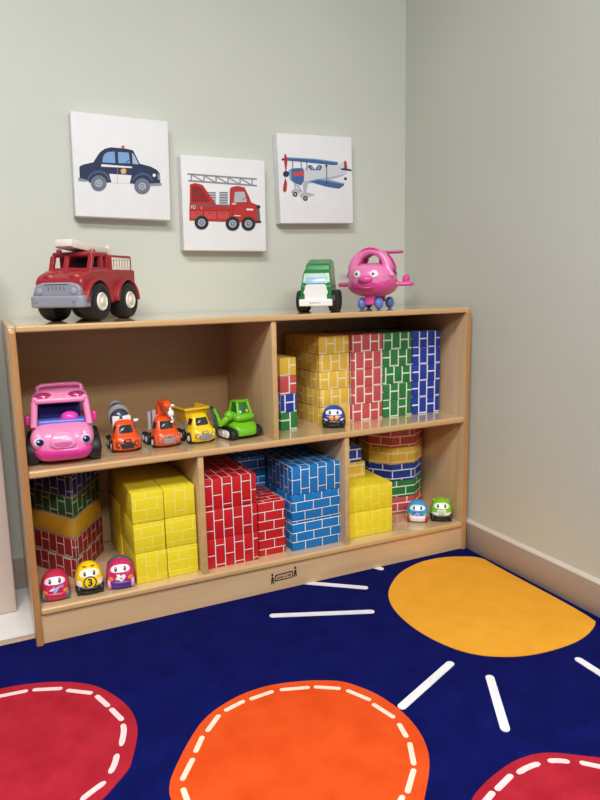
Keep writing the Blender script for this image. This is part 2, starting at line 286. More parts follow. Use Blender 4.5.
ART_FIRE = [('ladder', [(-106.1, 75.3), (97.9, 72.1), (98.4, 76.6), (-105.6, 79.7)]), ('ladder', [(-104.7, 57.6), (97.5, 54.3), (98.0, 58.8), (-104.2, 62.0)]), ('ladder', [(-97.2, 77.2), (-97.9, 59.4), (-94.1, 59.6), (-93.4, 77.4)]), ('ladder', [(-96.2, 75.1), (-60.5, 57.5), (-58.7, 60.4), (-94.4, 77.9)]), ('ladder', [(-60.9, 76.7), (-61.6, 58.9), (-57.7, 59.1), (-57.0, 76.9)]), ('ladder', [(-59.9, 74.5), (-25.8, 57.0), (-23.9, 59.9), (-58.0, 77.4)]), ('ladder', [(-26.2, 76.1), (-26.8, 58.3), (-22.9, 58.5), (-22.2, 76.3)]), ('ladder', [(-25.2, 74.0), (9.6, 56.4), (11.5, 59.3), (-23.3, 76.9)]), ('ladder', [(9.1, 75.6), (8.5, 57.8), (12.5, 58.0), (13.1, 75.8)]), ('ladder', [(10.1, 73.4), (45.5, 55.9), (47.4, 58.8), (12.0, 76.3)]), ('ladder', [(44.9, 75.0), (44.4, 57.2), (48.5, 57.4), (49.0, 75.3)]), ('ladder', [(46.0, 72.9), (82.0, 55.3), (83.9, 58.2), (47.9, 75.8)]), ('ladder', [(81.4, 74.5), (80.9, 56.7), (85.0, 56.9), (85.5, 74.7)]), ('greyl', [(-52.1, 30.0), (-26.7, 31.1), (-27.7, 1.8), (-53.2, 0.9)]), ('greyd', [(-52.1, 29.6), (-26.7, 30.7), (-26.6, 33.1), (-52.0, 32.0)]), ('greyd', [(-52.4, 22.7), (-27.0, 23.8), (-26.9, 26.2), (-52.3, 25.1)]), ('greyd', [(-52.6, 15.8), (-27.2, 16.9), (-27.1, 19.3), (-52.5, 18.3)]), ('greyd', [(-52.9, 9.0), (-27.4, 10.0), (-27.4, 12.4), (-52.8, 11.4)]), ('greyd', [(-53.1, 2.1), (-27.7, 3.1), (-27.6, 5.5), (-53.0, 4.5)]), ('greyl', [(-16.1, 31.6), (8.8, 32.7), (7.7, -0.9), (-17.3, -1.8)]), ('greyd', [(-16.1, 31.2), (8.8, 32.3), (8.9, 34.7), (-16.0, 33.6)]), ('greyd', [(-16.4, 24.3), (8.6, 25.3), (8.6, 27.8), (-16.3, 26.7)]), ('greyd', [(-16.6, 17.3), (8.3, 18.4), (8.4, 20.8), (-16.5, 19.8)]), ('greyd', [(-16.8, 10.4), (8.1, 11.4), (8.2, 13.9), (-16.8, 12.8)]), ('greyd', [(-17.1, 3.5), (7.9, 4.4), (7.9, 6.9), (-17.0, 5.9)]), ('red', [(-104.1, -1.9), (13.1, 0.5), (15.4, 43.6), (21.4, 49.2), (39.5, 52.9), (59.8, 49.8), (70.7, 29.6), (79.3, 9.2), (100.0, 2.5), (104.4, -10.8), (105.9, -42.3), (103.4, -47.9), (-106.0, -46.1)]), ('red', [(-100.6, 50.1), (-85.6, 54.8), (-64.3, 50.7), (-26.9, 0.2), (-102.9, -2.6)]), ('redd', [(-94.5, 44.4), (-85.8, 47.6), (-68.8, 43.7), (-44.3, 6.1), (-96.2, 4.1)]), ('greyd', [(-104.1, -2.7), (14.0, -0.7), (13.9, -4.0), (-104.3, -5.9)]), ('redd', [(-104.7, -17.1), (13.5, -15.5), (13.4, -17.2), (-104.8, -18.7)]), ('redl', [(-100.7, -21.8), (-69.2, -21.5), (-70.0, -41.0), (-101.5, -41.1)]), ('redd', [(-92.4, -27.1), (-78.1, -27.1), (-78.0, -25.5), (-92.2, -25.5)]), ('redl', [(-61.8, -20.5), (-27.6, -20.2), (-28.4, -39.8), (-62.6, -40.0)]), ('redd', [(-53.3, -25.9), (-36.7, -25.8), (-36.6, -24.1), (-53.2, -24.3)]), ('redl', [(-22.3, -19.2), (9.8, -18.9), (9.1, -38.7), (-23.0, -38.9)]), ('redd', [(-13.7, -24.6), (0.6, -24.6), (0.7, -22.9), (-13.5, -23.0)]), ('greyl', [(30.0, 36.1), (58.6, 38.2), (66.0, 10.4), (25.5, 7.1)]), ('greyd', [(52.7, 13.6), (64.3, 22.3), (63.0, 23.9), (51.3, 15.2)]), ('redd', [(19.7, -5.4), (21.9, -5.3), (21.5, -46.7), (19.2, -46.7)]), ('paper2', [(20.0, 4.9), (32.2, 4.9), (32.1, 1.6), (20.3, 1.6)]), ('paper2', [(64.1, -8.0), (84.4, -8.1), (84.3, -13.1), (64.0, -13.0)]), ('paper2', [(25.7, -27.9), (44.8, -28.2), (44.7, -30.2), (25.6, -30.0)]), ('greyd', [(96.0, -11.0), (104.4, -10.8), (105.6, -38.1), (97.1, -38.3)]), ('black', [(106.9, -2.3), (106.6, -4.0), (105.7, -5.5), (104.3, -6.8), (102.6, -7.6), (100.7, -8.0), (98.8, -7.7), (97.2, -7.0), (95.9, -5.9), (95.0, -4.4), (94.8, -2.7), (95.1, -1.0), (96.0, 0.5), (97.4, 1.8), (99.1, 2.6), (101.0, 3.0), (102.8, 2.8), (104.5, 2.0), (105.8, 0.9), (106.7, -0.6)]), ('black', [(89.6, -41.5), (108.3, -41.0), (108.1, -46.9), (89.4, -48.2)]), ('black', [(-50.7, -50.3), (-51.6, -55.3), (-53.9, -59.9), (-57.3, -64.0), (-61.7, -67.2), (-66.7, -69.2), (-72.0, -70.0), (-77.3, -69.4), (-82.1, -67.6), (-86.2, -64.7), (-89.3, -60.8), (-91.1, -56.3), (-91.6, -51.3), (-90.7, -46.4), (-88.5, -41.8), (-85.1, -37.7), (-80.8, -34.6), (-75.8, -32.5), (-70.5, -31.7), (-65.3, -32.2), (-60.4, -34.0), (-56.3, -36.9), (-53.1, -40.7), (-51.3, -45.3)]), ('greyl', [(-60.4, -50.5), (-61.0, -53.7), (-62.7, -56.6), (-65.2, -58.9), (-68.3, -60.4), (-71.7, -61.0), (-75.0, -60.6), (-78.0, -59.2), (-80.3, -57.0), (-81.7, -54.2), (-82.1, -51.1), (-81.4, -47.9), (-79.8, -45.1), (-77.3, -42.8), (-74.2, -41.2), (-70.9, -40.6), (-67.5, -41.0), (-64.5, -42.4), (-62.2, -44.6), (-60.8, -47.4)]), ('slate', [(-64.3, -50.6), (-64.9, -53.1), (-66.5, -55.3), (-68.8, -56.8), (-71.5, -57.3), (-74.2, -56.9), (-76.4, -55.5), (-77.8, -53.5), (-78.2, -51.0), (-77.6, -48.5), (-76.0, -46.3), (-73.7, -44.9), (-71.0, -44.3), (-68.4, -44.7), (-66.2, -46.1), (-64.7, -48.1)]), ('greyl', [(-67.8, -50.7), (-68.5, -52.6), (-70.3, -53.9), (-72.5, -53.9), (-74.1, -52.8), (-74.7, -50.9), (-74.0, -49.0), (-72.2, -47.7), (-70.1, -47.7), (-68.4, -48.8)]), ('black', [(41.8, -51.1), (40.9, -56.2), (38.6, -61.0), (35.1, -65.2), (30.6, -68.4), (25.4, -70.5), (19.8, -71.2), (14.3, -70.7), (9.3, -68.9), (5.0, -65.9), (1.8, -61.9), (-0.2, -57.3), (-0.7, -52.2), (0.1, -47.2), (2.4, -42.4), (5.9, -38.3), (10.4, -35.1), (15.5, -33.0), (21.1, -32.2), (26.5, -32.7), (31.6, -34.5), (36.0, -37.5), (39.2, -41.4), (41.2, -46.1)]), ('greyl', [(31.8, -51.4), (31.1, -54.6), (29.4, -57.6), (26.8, -59.9), (23.6, -61.5), (20.1, -62.1), (16.6, -61.7), (13.5, -60.3), (11.1, -58.0), (9.6, -55.2), (9.1, -52.0), (9.8, -48.8), (11.5, -45.8), (14.1, -43.5), (17.3, -41.9), (20.8, -41.3), (24.2, -41.7), (27.4, -43.1), (29.8, -45.3), (31.3, -48.2)]), ('slate', [(27.7, -51.5), (27.1, -54.1), (25.4, -56.3), (23.0, -57.8), (20.2, -58.3), (17.5, -57.9), (15.2, -56.5), (13.7, -54.4), (13.2, -51.9), (13.8, -49.3), (15.5, -47.1), (17.9, -45.6), (20.6, -45.0), (23.4, -45.5), (25.7, -46.9), (27.2, -49.0)]), ('greyl', [(24.1, -51.6), (23.3, -53.6), (21.5, -54.8), (19.2, -54.9), (17.4, -53.7), (16.8, -51.8), (17.6, -49.8), (19.4, -48.6), (21.7, -48.5), (23.4, -49.7)]), ('black', [(90.3, -49.9), (89.4, -55.0), (87.1, -59.9), (83.5, -64.1), (78.9, -67.3), (73.6, -69.4), (67.9, -70.2), (62.3, -69.7), (57.1, -67.8), (52.7, -64.8), (49.4, -60.8), (47.4, -56.1), (46.8, -51.0), (47.7, -45.9), (50.0, -41.1), (53.6, -37.0), (58.1, -33.7), (63.4, -31.6), (69.0, -30.8), (74.6, -31.3), (79.8, -33.1), (84.2, -36.1), (87.6, -40.1), (89.7, -44.8)]), ('greyl', [(80.0, -50.2), (79.4, -53.4), (77.7, -56.4), (75.0, -58.8), (71.8, -60.4), (68.2, -61.0), (64.6, -60.5), (61.4, -59.1), (59.0, -56.8), (57.4, -54.0), (56.9, -50.7), (57.6, -47.5), (59.3, -44.5), (61.9, -42.2), (65.2, -40.6), (68.8, -40.0), (72.3, -40.4), (75.5, -41.8), (78.0, -44.0), (79.6, -46.9)]), ('slate', [(75.9, -50.3), (75.2, -52.8), (73.6, -55.1), (71.1, -56.6), (68.3, -57.2), (65.5, -56.7), (63.1, -55.3), (61.6, -53.2), (61.1, -50.6), (61.7, -48.1), (63.4, -45.8), (65.8, -44.3), (68.7, -43.7), (71.5, -44.2), (73.8, -45.6), (75.4, -47.7)]), ('greyl', [(72.2, -50.4), (71.4, -52.3), (69.5, -53.6), (67.2, -53.7), (65.4, -52.5), (64.8, -50.5), (65.5, -48.6), (67.4, -47.3), (69.7, -47.2), (71.5, -48.4)])]
ART_PLANE = [('black', [(103.4, 5.3), (103.2, 4.0), (102.4, 2.8), (101.2, 1.8), (99.8, 1.2), (98.2, 0.9), (96.6, 1.1), (95.2, 1.6), (94.1, 2.6), (93.4, 3.7), (93.2, 5.1), (93.5, 6.4), (94.3, 7.6), (95.4, 8.6), (96.9, 9.2), (98.4, 9.5), (100.0, 9.3), (101.4, 8.7), (102.5, 7.8), (103.2, 6.7)]), ('navy', [(-77.9, 52.2), (-78.9, 28.6), (-76.3, 28.7), (-75.3, 52.2)]), ('navy', [(-51.1, 52.0), (-51.0, 31.7), (-48.4, 31.9), (-48.4, 52.2)]), ('greyp', [(-92.0, 23.7), (-70.1, 31.1), (-30.8, 33.9), (-4.6, 25.7), (31.8, 42.1), (58.9, 40.0), (77.3, 44.5), (86.7, 51.7), (96.1, 57.1), (103.5, 55.4), (105.6, 31.9), (102.0, 20.1), (85.5, 11.8), (39.4, 0.2), (-28.1, -10.3), (-43.8, -16.4), (-72.0, -13.3), (-88.8, -2.4)]), ('greyl', [(-43.4, -5.8), (39.6, 7.5), (85.7, 16.9), (102.5, 21.3), (85.5, 11.5), (39.4, -0.6), (-28.2, -11.5), (-43.8, -17.1)]), ('blue', [(-107.6, 54.7), (-90.4, 60.2), (-3.4, 59.5), (73.0, 53.2), (73.7, 45.1), (59.0, 43.1), (-25.9, 47.7), (-90.8, 50.6)]), ('bluel', [(-90.4, 60.2), (-3.4, 59.5), (73.0, 53.2), (72.9, 50.5), (-3.5, 56.4), (-90.5, 57.6)]), ('navy', [(-32.4, 50.1), (-33.4, 24.8), (-30.7, 24.9), (-29.7, 50.2)]), ('slate', [(-29.4, 36.3), (-23.9, 41.0), (-16.4, 41.2), (-4.5, 28.0), (3.9, 40.0), (11.6, 43.0), (19.5, 39.4), (14.2, 27.0), (-17.9, 26.0)]), ('bluel', [(-21.0, 38.0), (-16.5, 39.0), (-8.1, 28.6), (-14.3, 27.7)]), ('bluel', [(5.6, 38.2), (11.1, 40.7), (13.6, 36.9), (8.9, 29.2), (0.8, 28.1)]), ('blue', [(-25.8, -6.5), (3.5, 2.7), (48.5, 0.0), (93.3, -8.6), (91.7, -15.3), (75.2, -24.6), (29.7, -19.3)]), ('bluel', [(-25.8, -6.5), (3.5, 2.7), (48.5, 0.0), (93.3, -8.6), (84.9, -10.3), (7.8, -0.6)]), ('navy', [(32.7, 43.7), (32.6, -1.2), (35.3, -1.1), (35.4, 43.8)]), ('navy', [(38.0, 40.8), (37.8, 39.7), (37.2, 38.8), (36.3, 38.0), (35.1, 37.4), (33.9, 37.2), (32.6, 37.4), (31.5, 37.8), (30.6, 38.5), (30.1, 39.5), (29.9, 40.5), (30.1, 41.6), (30.8, 42.6), (31.7, 43.4), (32.8, 43.9), (34.1, 44.1), (35.3, 44.0), (36.5, 43.5), (37.3, 42.8), (37.9, 41.9)]), ('navy', [(29.9, -11.7), (40.2, -3.8), (38.4, -2.1), (28.2, -10.0)]), ('blue', [(-93.0, 20.7), (-87.6, 26.1), (-78.8, 29.4), (-46.2, 31.6), (-40.9, 23.4), (-42.9, -5.0), (-52.6, -17.3), (-72.0, -12.5), (-87.9, -1.6)]), ('bluel', [(-93.0, 20.7), (-87.6, 26.1), (-82.3, 27.8), (-82.8, -3.0), (-87.9, -1.6)]), ('redl', [(-77.1, 19.3), (-41.4, 22.3), (-41.9, 9.4), (-76.7, 7.7)]), ('navy', [(-90.3, 13.3), (-90.9, 10.6), (-92.4, 8.2), (-94.7, 6.2), (-97.5, 4.9), (-100.5, 4.4), (-103.6, 4.8), (-106.2, 5.9), (-108.3, 7.7), (-109.6, 10.1), (-110.0, 12.7), (-109.4, 15.4), (-107.9, 17.8), (-105.6, 19.8), (-102.8, 21.1), (-99.8, 21.6), (-96.7, 21.3), (-94.0, 20.1), (-91.9, 18.3), (-90.6, 16.0)]), ('red', [(-102.8, 68.6), (-96.9, 66.6), (-93.7, 52.7), (-98.5, 21.6), (-101.5, 21.6), (-105.2, 52.2)]), ('red', [(-102.3, 4.0), (-97.9, -13.9), (-100.5, -33.5), (-106.8, -39.2), (-111.7, -33.7), (-110.1, -17.9)]), ('navy', [(-104.7, 53.7), (-104.9, 52.7), (-105.5, 51.8), (-106.4, 51.0), (-107.5, 50.5), (-108.7, 50.3), (-109.9, 50.4), (-110.9, 50.8), (-111.7, 51.5), (-112.2, 52.4), (-112.4, 53.5), (-112.1, 54.5), (-111.5, 55.4), (-110.7, 56.2), (-109.6, 56.7), (-108.4, 56.9), (-107.2, 56.8), (-106.2, 56.4), (-105.4, 55.7), (-104.9, 54.8)]), ('red', [(94.2, 56.3), (102.6, 56.9), (105.7, 36.9), (94.5, 35.0)]), ('navy', [(80.7, 34.5), (100.1, 36.0), (121.4, 32.0), (119.5, 28.0), (86.1, 30.1)]), ('greyl', [(-75.0, -12.6), (-67.7, -13.2), (-69.5, -35.9), (-74.7, -36.0)]), ('greyl', [(-46.8, -14.9), (-30.0, -13.0), (-37.2, -38.3), (-45.1, -38.5)]), ('grey', [(-67.1, -17.8), (-52.6, -36.4), (-49.7, -34.6), (-64.2, -16.0)]), ('greyl', [(-86.9, -37.0), (-79.2, -30.4), (-66.1, -27.5), (-52.8, -33.7), (-60.1, -40.3), (-81.9, -41.8)]), ('black', [(-65.4, -43.4), (-65.9, -45.5), (-67.1, -47.5), (-68.9, -49.0), (-71.1, -50.0), (-73.6, -50.4), (-76.0, -50.1), (-78.1, -49.1), (-79.8, -47.7), (-80.8, -45.8), (-81.1, -43.7), (-80.6, -41.6), (-79.4, -39.6), (-77.7, -38.1), (-75.4, -37.1), (-73.0, -36.7), (-70.6, -37.0), (-68.5, -37.9), (-66.8, -39.4), (-65.7, -41.3)]), ('greyl', [(-69.8, -43.5), (-70.0, -44.4), (-70.5, -45.3), (-71.3, -46.0), (-72.3, -46.4), (-73.4, -46.6), (-74.5, -46.4), (-75.4, -46.0), (-76.2, -45.4), (-76.6, -44.5), (-76.8, -43.6), (-76.6, -42.7), (-76.0, -41.8), (-75.2, -41.1), (-74.2, -40.7), (-73.2, -40.5), (-72.1, -40.6), (-71.1, -41.0), (-70.4, -41.7), (-69.9, -42.5)]), ('greyl', [(-59.0, -46.3), (-53.5, -39.4), (-40.2, -36.1), (-6.3, -43.2), (-29.7, -49.7), (-51.9, -53.8)]), ('black', [(-32.1, -54.7), (-32.5, -56.8), (-33.7, -58.8), (-35.6, -60.3), (-37.8, -61.3), (-40.3, -61.7), (-42.7, -61.4), (-44.9, -60.5), (-46.6, -59.0), (-47.7, -57.1), (-48.0, -54.9), (-47.5, -52.8), (-46.3, -50.9), (-44.5, -49.3), (-42.2, -48.3), (-39.7, -47.9), (-37.3, -48.2), (-35.1, -49.2), (-33.4, -50.7), (-32.4, -52.6)]), ('greyl', [(-36.5, -54.8), (-36.7, -55.7), (-37.2, -56.6), (-38.0, -57.3), (-39.0, -57.7), (-40.1, -57.9), (-41.2, -57.7), (-42.2, -57.3), (-43.0, -56.7), (-43.4, -55.8), (-43.6, -54.9), (-43.3, -53.9), (-42.8, -53.1), (-42.0, -52.4), (-41.0, -51.9), (-39.9, -51.8), (-38.8, -51.9), (-37.8, -52.3), (-37.1, -53.0), (-36.6, -53.8)])]
FD_TXT = [('FD', -.0935, -.0105, .0125, 0), ('1', -.0705, -.0112, .0115, 0)]
# ------------------------------------------------------------------ camera
cam = bpy.data.cameras.new('camera'); co = bpy.data.objects.new('camera', cam); COL.objects.link(co)
co.location = (-.0532, -1.5369, .803); co.rotation_euler = (R(80.19), R(1.124), R(-25.479))
cam.sensor_fit = 'VERTICAL'; cam.sensor_height = 36; cam.lens = 673.2/800*36; cam.clip_start = .05
S.camera = co

# ------------------------------------------------------------------ room
M_wall = noisy('painted_wall', '#d0d3c8', '#cccfc4', (1, 1, 1), 3, .6, .3, .05, 260, 4, 0, 0, .001)
M_ceil = noisy('ceiling_paint', '#b6b6b0', '#b0b0aa', (1, 1, 1), 5, .9, .2)
M_tile = noisy('white_tile', '#eae9e7', '#e2e0dd', (1, 1, 1), 14, .35, .4)
M_base = noisy('vinyl_base', '#b3a59b', '#ad9f95', (1, 1, 1), 10, .45, .4)
M_cap = noisy('base_cap', '#d8d0c2', '#d2cabb', (1, 1, 1), 10, .4, .4)
def slab(name, c, size, m):
    return struct(MB().box(c, size).build(name, m))
X0, Y0, CZ = -2.2, -3.4, 2.42
slab('floor', ((X0+WX)/2, (Y0+WY)/2, FZ-.05), (WX-X0+.2, WY-Y0+.2, .1), M_tile)
slab('wall_back', ((X0+WX)/2, WY+.05, CZ/2+FZ), (WX-X0+.2, .1, CZ-.002), M_wall)
slab('wall_right', (WX+.05, (Y0+WY)/2, CZ/2+FZ), (.1, WY-Y0-.001, CZ-.002), M_wall)
slab('ceiling', ((X0+WX)/2, (Y0+WY)/2, CZ+.05), (WX-X0+.2, WY-Y0+.2, .1), M_ceil)
def baseboard(name, mb_main, mb_cap):
    o = struct(mb_main.build(name, M_base)); c = struct(mb_cap.build('base_cap', M_cap, o)); return o
bz = FZ+.086
baseboard('baseboard_right',
    MB().box((WX-.0045, (Y0+WY)/2, (FZ+bz)/2), (.0088, WY-Y0-.03, bz-FZ-.0002), .001, 2),
    MB().prism([(WX-.0096, bz), (WX-.0001, bz), (WX-.0001, bz+.010), (WX-.003, bz+.010), (WX-.0085, bz+.005), (WX-.0096, bz+.003)], 'y', Y0+.02, WY-.0005))
baseboard('baseboard_back',
    MB().box(((X0+WX)/2-.01, WY-.002, (FZ+bz)/2), (WX-X0-.03, .0036, bz-FZ-.0002), .0005, 2),
    MB().box(((X0+WX)/2-.01, WY-.002, bz+.004), (WX-X0-.03, .0036, .008), .0012, 2))

# ------------------------------------------------------------------ rug
def pile(name, c1, c2):
    return noisy(name, c1, c2, (1, 1, 1), 16, .95, .04, .5, 620, 7, 0, 0, .004)
navy = pile('rug_navy_pile', '#111861', '#0c1150'); sun_y = pile('rug_yellow_pile', '#f2ab38', '#eaa230')
orng = pile('rug_orange_pile', '#e65724', '#d84a1b'); redp = pile('rug_red_pile', '#b92b3a', '#a5202f'); whit = pile('rug_white_pile', '#f3f1f4', '#e6e4ea')
pnk = pile('rug_pale_pink_pile', '#f6dcdc', '#f0d2d2'); crm = pile('rug_cream_pile', '#fbe3cc', '#f5d9bf')
tanm = noisy('rug_binding', '#cdb7a0', '#a88f78', (1, 1, 1), 160, .9, .2, .4, 500)
RUG_L = -1.5
rug = MB()
rug.box(((RUG_L+WX-.010)/2, (.05-2.6)/2, -.0035), (WX-.010-RUG_L, .05+2.6, .007), .0025, 3, 0)
def raised(poly, h, mi, r=.0008):
    rug.prism(poly, 'z', -.001, h, 0, 1, mi)
mm = lambda pts: [(x/1000, y/1000) for x, y in pts]
def circ_ext(pts, extra): return smooth_closed(mm(pts + extra), 2)
random.seed(3)
raised(smooth_closed(mm(SUN), 2), .0016, 1)
for i, r in enumerate(RAYS): raised(stroke(*mm(r), .0175), .0016, 4)
raised(circ_ext(ORANGE, [(430, -830), (340, -850), (250, -820), (185, -740), (158, -660)]), .0018, 2)
raised(circ_ext(RED, [(-40, -575), (-140, -570), (-230, -520), (-285, -430), (-295, -340), (-260, -240), (-190, -165)]), .0018, 3)
raised(circ_ext(RED2, [(890, -930), (890, -1030), (840, -1130), (740, -1190), (630, -1170), (550, -1110), (505, -1010), (500, -920), (525, -850)]), .0018, 3)
def dashes(D, mi, w=.0085):
    for d in D:
        d = mm(d); n = []
        for k in range(len(d)):
            a, b = d[max(k-1, 0)], d[min(k+1, len(d)-1)]; l = math.hypot(b[0]-a[0], b[1]-a[1]); n.append((-(b[1]-a[1])/l*w/2, (b[0]-a[0])/l*w/2))
        if len(d) == 2: raised(stroke(d[0], d[1], w), .0026, mi)
        else: raised(smooth_closed([(p[0]+q[0], p[1]+q[1]) for p, q in zip(d, n)] + [(p[0]-q[0], p[1]-q[1]) for p, q in list(zip(d, n))[::-1]], 1), .0026, mi)
dashes(ORANGE_D, 6, .0095); dashes(RED_D, 5, .0105); dashes(RED2_D, 5, .0105)
ro = rug.build('rug', [navy, sun_y, orng, redp, whit, pnk, crm])
tag(ro, 'navy blue rug with a yellow sun and orange and red stitched circles', 'rug')
MB().box(((RUG_L+WX-.010)/2, .0640, -.0047), (WX-.010-RUG_L, .030, .0046), .0015, 2).build('edge_binding', tanm, ro)['label'] = 'tan frayed edge of the rug backing'

# ------------------------------------------------------------------ beige cabinet beside the shelf
M_beige = noisy('beige_laminate', '#c9b8ac', '#c4b2a6', (1, 1, 1), 6, .45, .4)
cab = thing('storage_cabinet', 'plain beige cabinet cut off at the left, standing on the white floor', 'cabinet', (-.28, .224, FZ))
MB().box((0, .066, .45), (.50, .132, .90), .005, 3).build('cabinet_body', M_beige, cab, wn=True)
MB().box((0, .064, .909), (.496, .128, .018), .006, 3).build('cabinet_top', M_beige, cab)

# ------------------------------------------------------------------ wooden shelf unit
Wd_x = wood('birch_grain_across', '#d8ba92', '#ceae84', 'x'); Wd_z = wood('birch_grain_upright', '#d8ba92', '#ccab80', 'z', .3, .3)
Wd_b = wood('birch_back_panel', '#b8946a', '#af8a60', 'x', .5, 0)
Wd_e = wood('plywood_edge', '#c08f5a', '#a87746', 'z', .35, .2); Wd_ex = wood('plywood_edge_across', '#d2ab78', '#c39a66', 'x', .28, .2)
W = 1.22; PT = .0155
shelf = thing('toy_shelf', 'long low birch shelf unit with five cubbies, against the wall', 'shelf', (0, 0, 0))
def edge_mat(o):
    for p in o.data.polygons:
        if p.normal.y < -.5: p.material_index = 1
    return o
for x0 in (0, W-PT):
    o = MB().prism([(0, 0), (.0485, 0), (.0640, 0), (.0645, FZ), (D_, FZ), (D_, .727), (.014, .727), (.004, .723), (0, .712)], 'x', x0, x0+PT, .0028, 3).build('side_panel', [Wd_z, Wd_e], shelf)
    edge_mat(o)
IW = W-2*PT
edge_mat(MB().box((W/2, D_/2+.001, .7195), (IW, D_-.002, .015), .0045, 4).build('top_panel', [Wd_x, Wd_ex], shelf, wn=True))
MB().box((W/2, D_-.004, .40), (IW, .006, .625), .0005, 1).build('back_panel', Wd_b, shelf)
edge_mat(MB().box((W/2, (D_-.008)/2+.001, .401), (IW, D_-.010, .018), .0055, 4).build('middle_shelf', [Wd_x, Wd_ex], shelf, wn=True))
edge_mat(MB().box((W/2, (D_-.008)/2+.001, .0795), (IW, D_-.010, .017), .0055, 4).build('bottom_shelf', [Wd_x, Wd_ex], shelf, wn=True))
edge_mat(MB().box((.6085, (D_-.008)/2+.004, .561), (.0138, D_-.015, .3025), .002, 2).build('divider', [Wd_z, Wd_ex], shelf))
for x in (.4055, .814):
    edge_mat(MB().box((x, (D_-.008)/2+.004, .2395), (.0145, D_-.015, .3035), .002, 2).build('divider', [Wd_z, Wd_ex], shelf))
tk = MB().box((W/2, .016, .0362), (IW, .014, .0705), .0006, 1).build('toe_kick', wood('birch_lower_board', '#d2b088', '#c8a47a', 'x', .4, .1), shelf)
tk['label'] = 'plain lower board with a small black maker mark'
# maker's mark: a name banner between two little figures
lg = MB(); yk = .0085; blk_ink = ink('#15110e'); wood_ink = ink('#cfae84')
def lp(poly, mi=0, d=0): lg.flat(poly, yk-d, mi)
bx, bz_ = .6195, .0375
lp([(bx-.0275, bz_-.0105), (bx+.0255, bz_-.0090), (bx+.0280, bz_-.001), (bx+.0255, bz_+.0105), (bx-.0245, bz_+.0085), (bx-.0280, bz_)])
lp([(bx-.0245, bz_-.007), (bx+.0230, bz_-.006), (bx+.0242, bz_-.001), (bx+.0230, bz_+.007), (bx-.022, bz_+.005), (bx-.0244, bz_)], 1, .0002)
for tri in text_tris('Jonti-Craft', .0100, .00030): lp([(bx-.0005+x*1.0, bz_-.0002+z*1.25+x*.03) for x, z in tri], 0, .0004)
for fx, fz in ((-.0315, -.004), (.0315, .003)):
    fx *= 1.06; lp(ellipse(bx+fx, bz_+fz+.0125, .0028, .0030, 12)); lp(ellipse(bx+fx, bz_+fz+.0160, .0036, .0014, 10))
    lp([(bx+fx-.0036, bz_+fz-.003), (bx+fx+.0036, bz_+fz-.003), (bx+fx+.0032, bz_+fz+.0085), (bx+fx-.0032, bz_+fz+.0065)])
    lp([(bx+fx-.0038, bz_+fz+.002), (bx+fx-.0022, bz_+fz+.0075), (bx+fx-.0016, bz_+fz+.0065)]); lp([(bx+fx+.0038, bz_+fz+.002), (bx+fx+.0022, bz_+fz+.0075), (bx+fx+.0016, bz_+fz+.0065)])
    for s_ in (-1, 1): lp([(bx+fx+s_*.0002, bz_+fz-.003), (bx+fx+s_*.0036, bz_+fz-.003), (bx+fx+s_*.0044, bz_+fz-.0115), (bx+fx+s_*.0012, bz_+fz-.0115)])
lg.build('maker_logo', [blk_ink, wood_ink], tk)['label'] = 'black Jonti-Craft lettering with two small figures'

# ------------------------------------------------------------------ brick pattern blocks
BM = {}
def bmat(key):
    if key not in BM:
        small = {'yellow': ('#e6bb40', '#ece0b4'), 'red': ('#c5524f', '#f2e4e0'), 'green': ('#2c7a3c', '#dfeadf'), 'blue': ('#1d3b9c', '#e4e8f4')}
        big = {'yellow': ('#e9d526', '#f0e372', None), 'red': ('#c4161c', '#f0dada', '#5c0c10'), 'blue': ('#0f74bd', '#e3edf7', '#0a3566')}
        kind, c = key
        if kind == 'small': BM[key] = brick(f'{c}_block_print', *small[c], .0500, .0285, .0021)
        elif kind == 'shape': BM[key] = brick(f'{c}_shape_print', *small[c], .064, .0265, .0019)
        elif kind == 'tri': BM[key] = brick(f'{c}_tri_print', {'red': '#8f1f26', 'green': '#1f5a33', 'blue': '#1c2a72'}[c], '#cfc6b8', .053, .0300, .0013)  # triangle prints darkened, the cubby's shade is in their colour
        elif kind == 'plain': BM[key] = brick(f'{c}_plain_print', '#cf9d2b', '#cc9a29', .5, .5, .0005)
        else:
            cc, mo, ol = big[c]; BM[key] = brick(f'{c}_big_print', cc, mo, .052, .0258, .0010 if c == 'yellow' else .00125, ol)
    return BM[key]
def uv_block(o, vertical, off, sides=None):
    me = o.data; uvl = me.uv_layers.new(name='UVMap')
    for p in me.polygons:
        n = p.normal
        for li in p.loop_indices:
            c = me.vertices[me.loops[li].vertex_index].co
            if abs(n.z) > .7: a, b = c.x, c.y; v = vertical
            else:
                t = Vector((-n.y, n.x, 0));
                if t.length < 1e-6: t = Vector((1, 0, 0))
                t.normalize(); a, b = c.dot(t), c.z; v = vertical if (sides is None or abs(n.y) > .7) else sides
            if v: a, b = b, a
            uvl.data[li].uv = (a+off[0]+3, b+off[1]+3)
def block(key, size, x, y, z, rz=0, vert=False, label='', group='', off=None, sides=None, name='brick_block'):
    """(x, y) is the middle of the front face's bottom edge"""
    w, d, h = size
    o = MB().box((0, d/2, h/2-.00035), (w, d, h-.0007), .0024 if h > .06 else .0018, 2).build(name, bmat(key))
    uv_block(o, vert, off or (random.random(), random.random()), sides)
    o.location = (x, y, z); o.rotation_euler.z = R(rz)
    return tag(o, label, 'toy block', group)
ORD5 = ['lowest', 'second from the bottom', 'middle', 'second from the top', 'topmost']
G1 = 'small brick blocks in the upper right cubby'
hs = .0497
def voff(): return (random.choice((-.028, -.003, -.027)), random.choice((.004, .012, .018)))
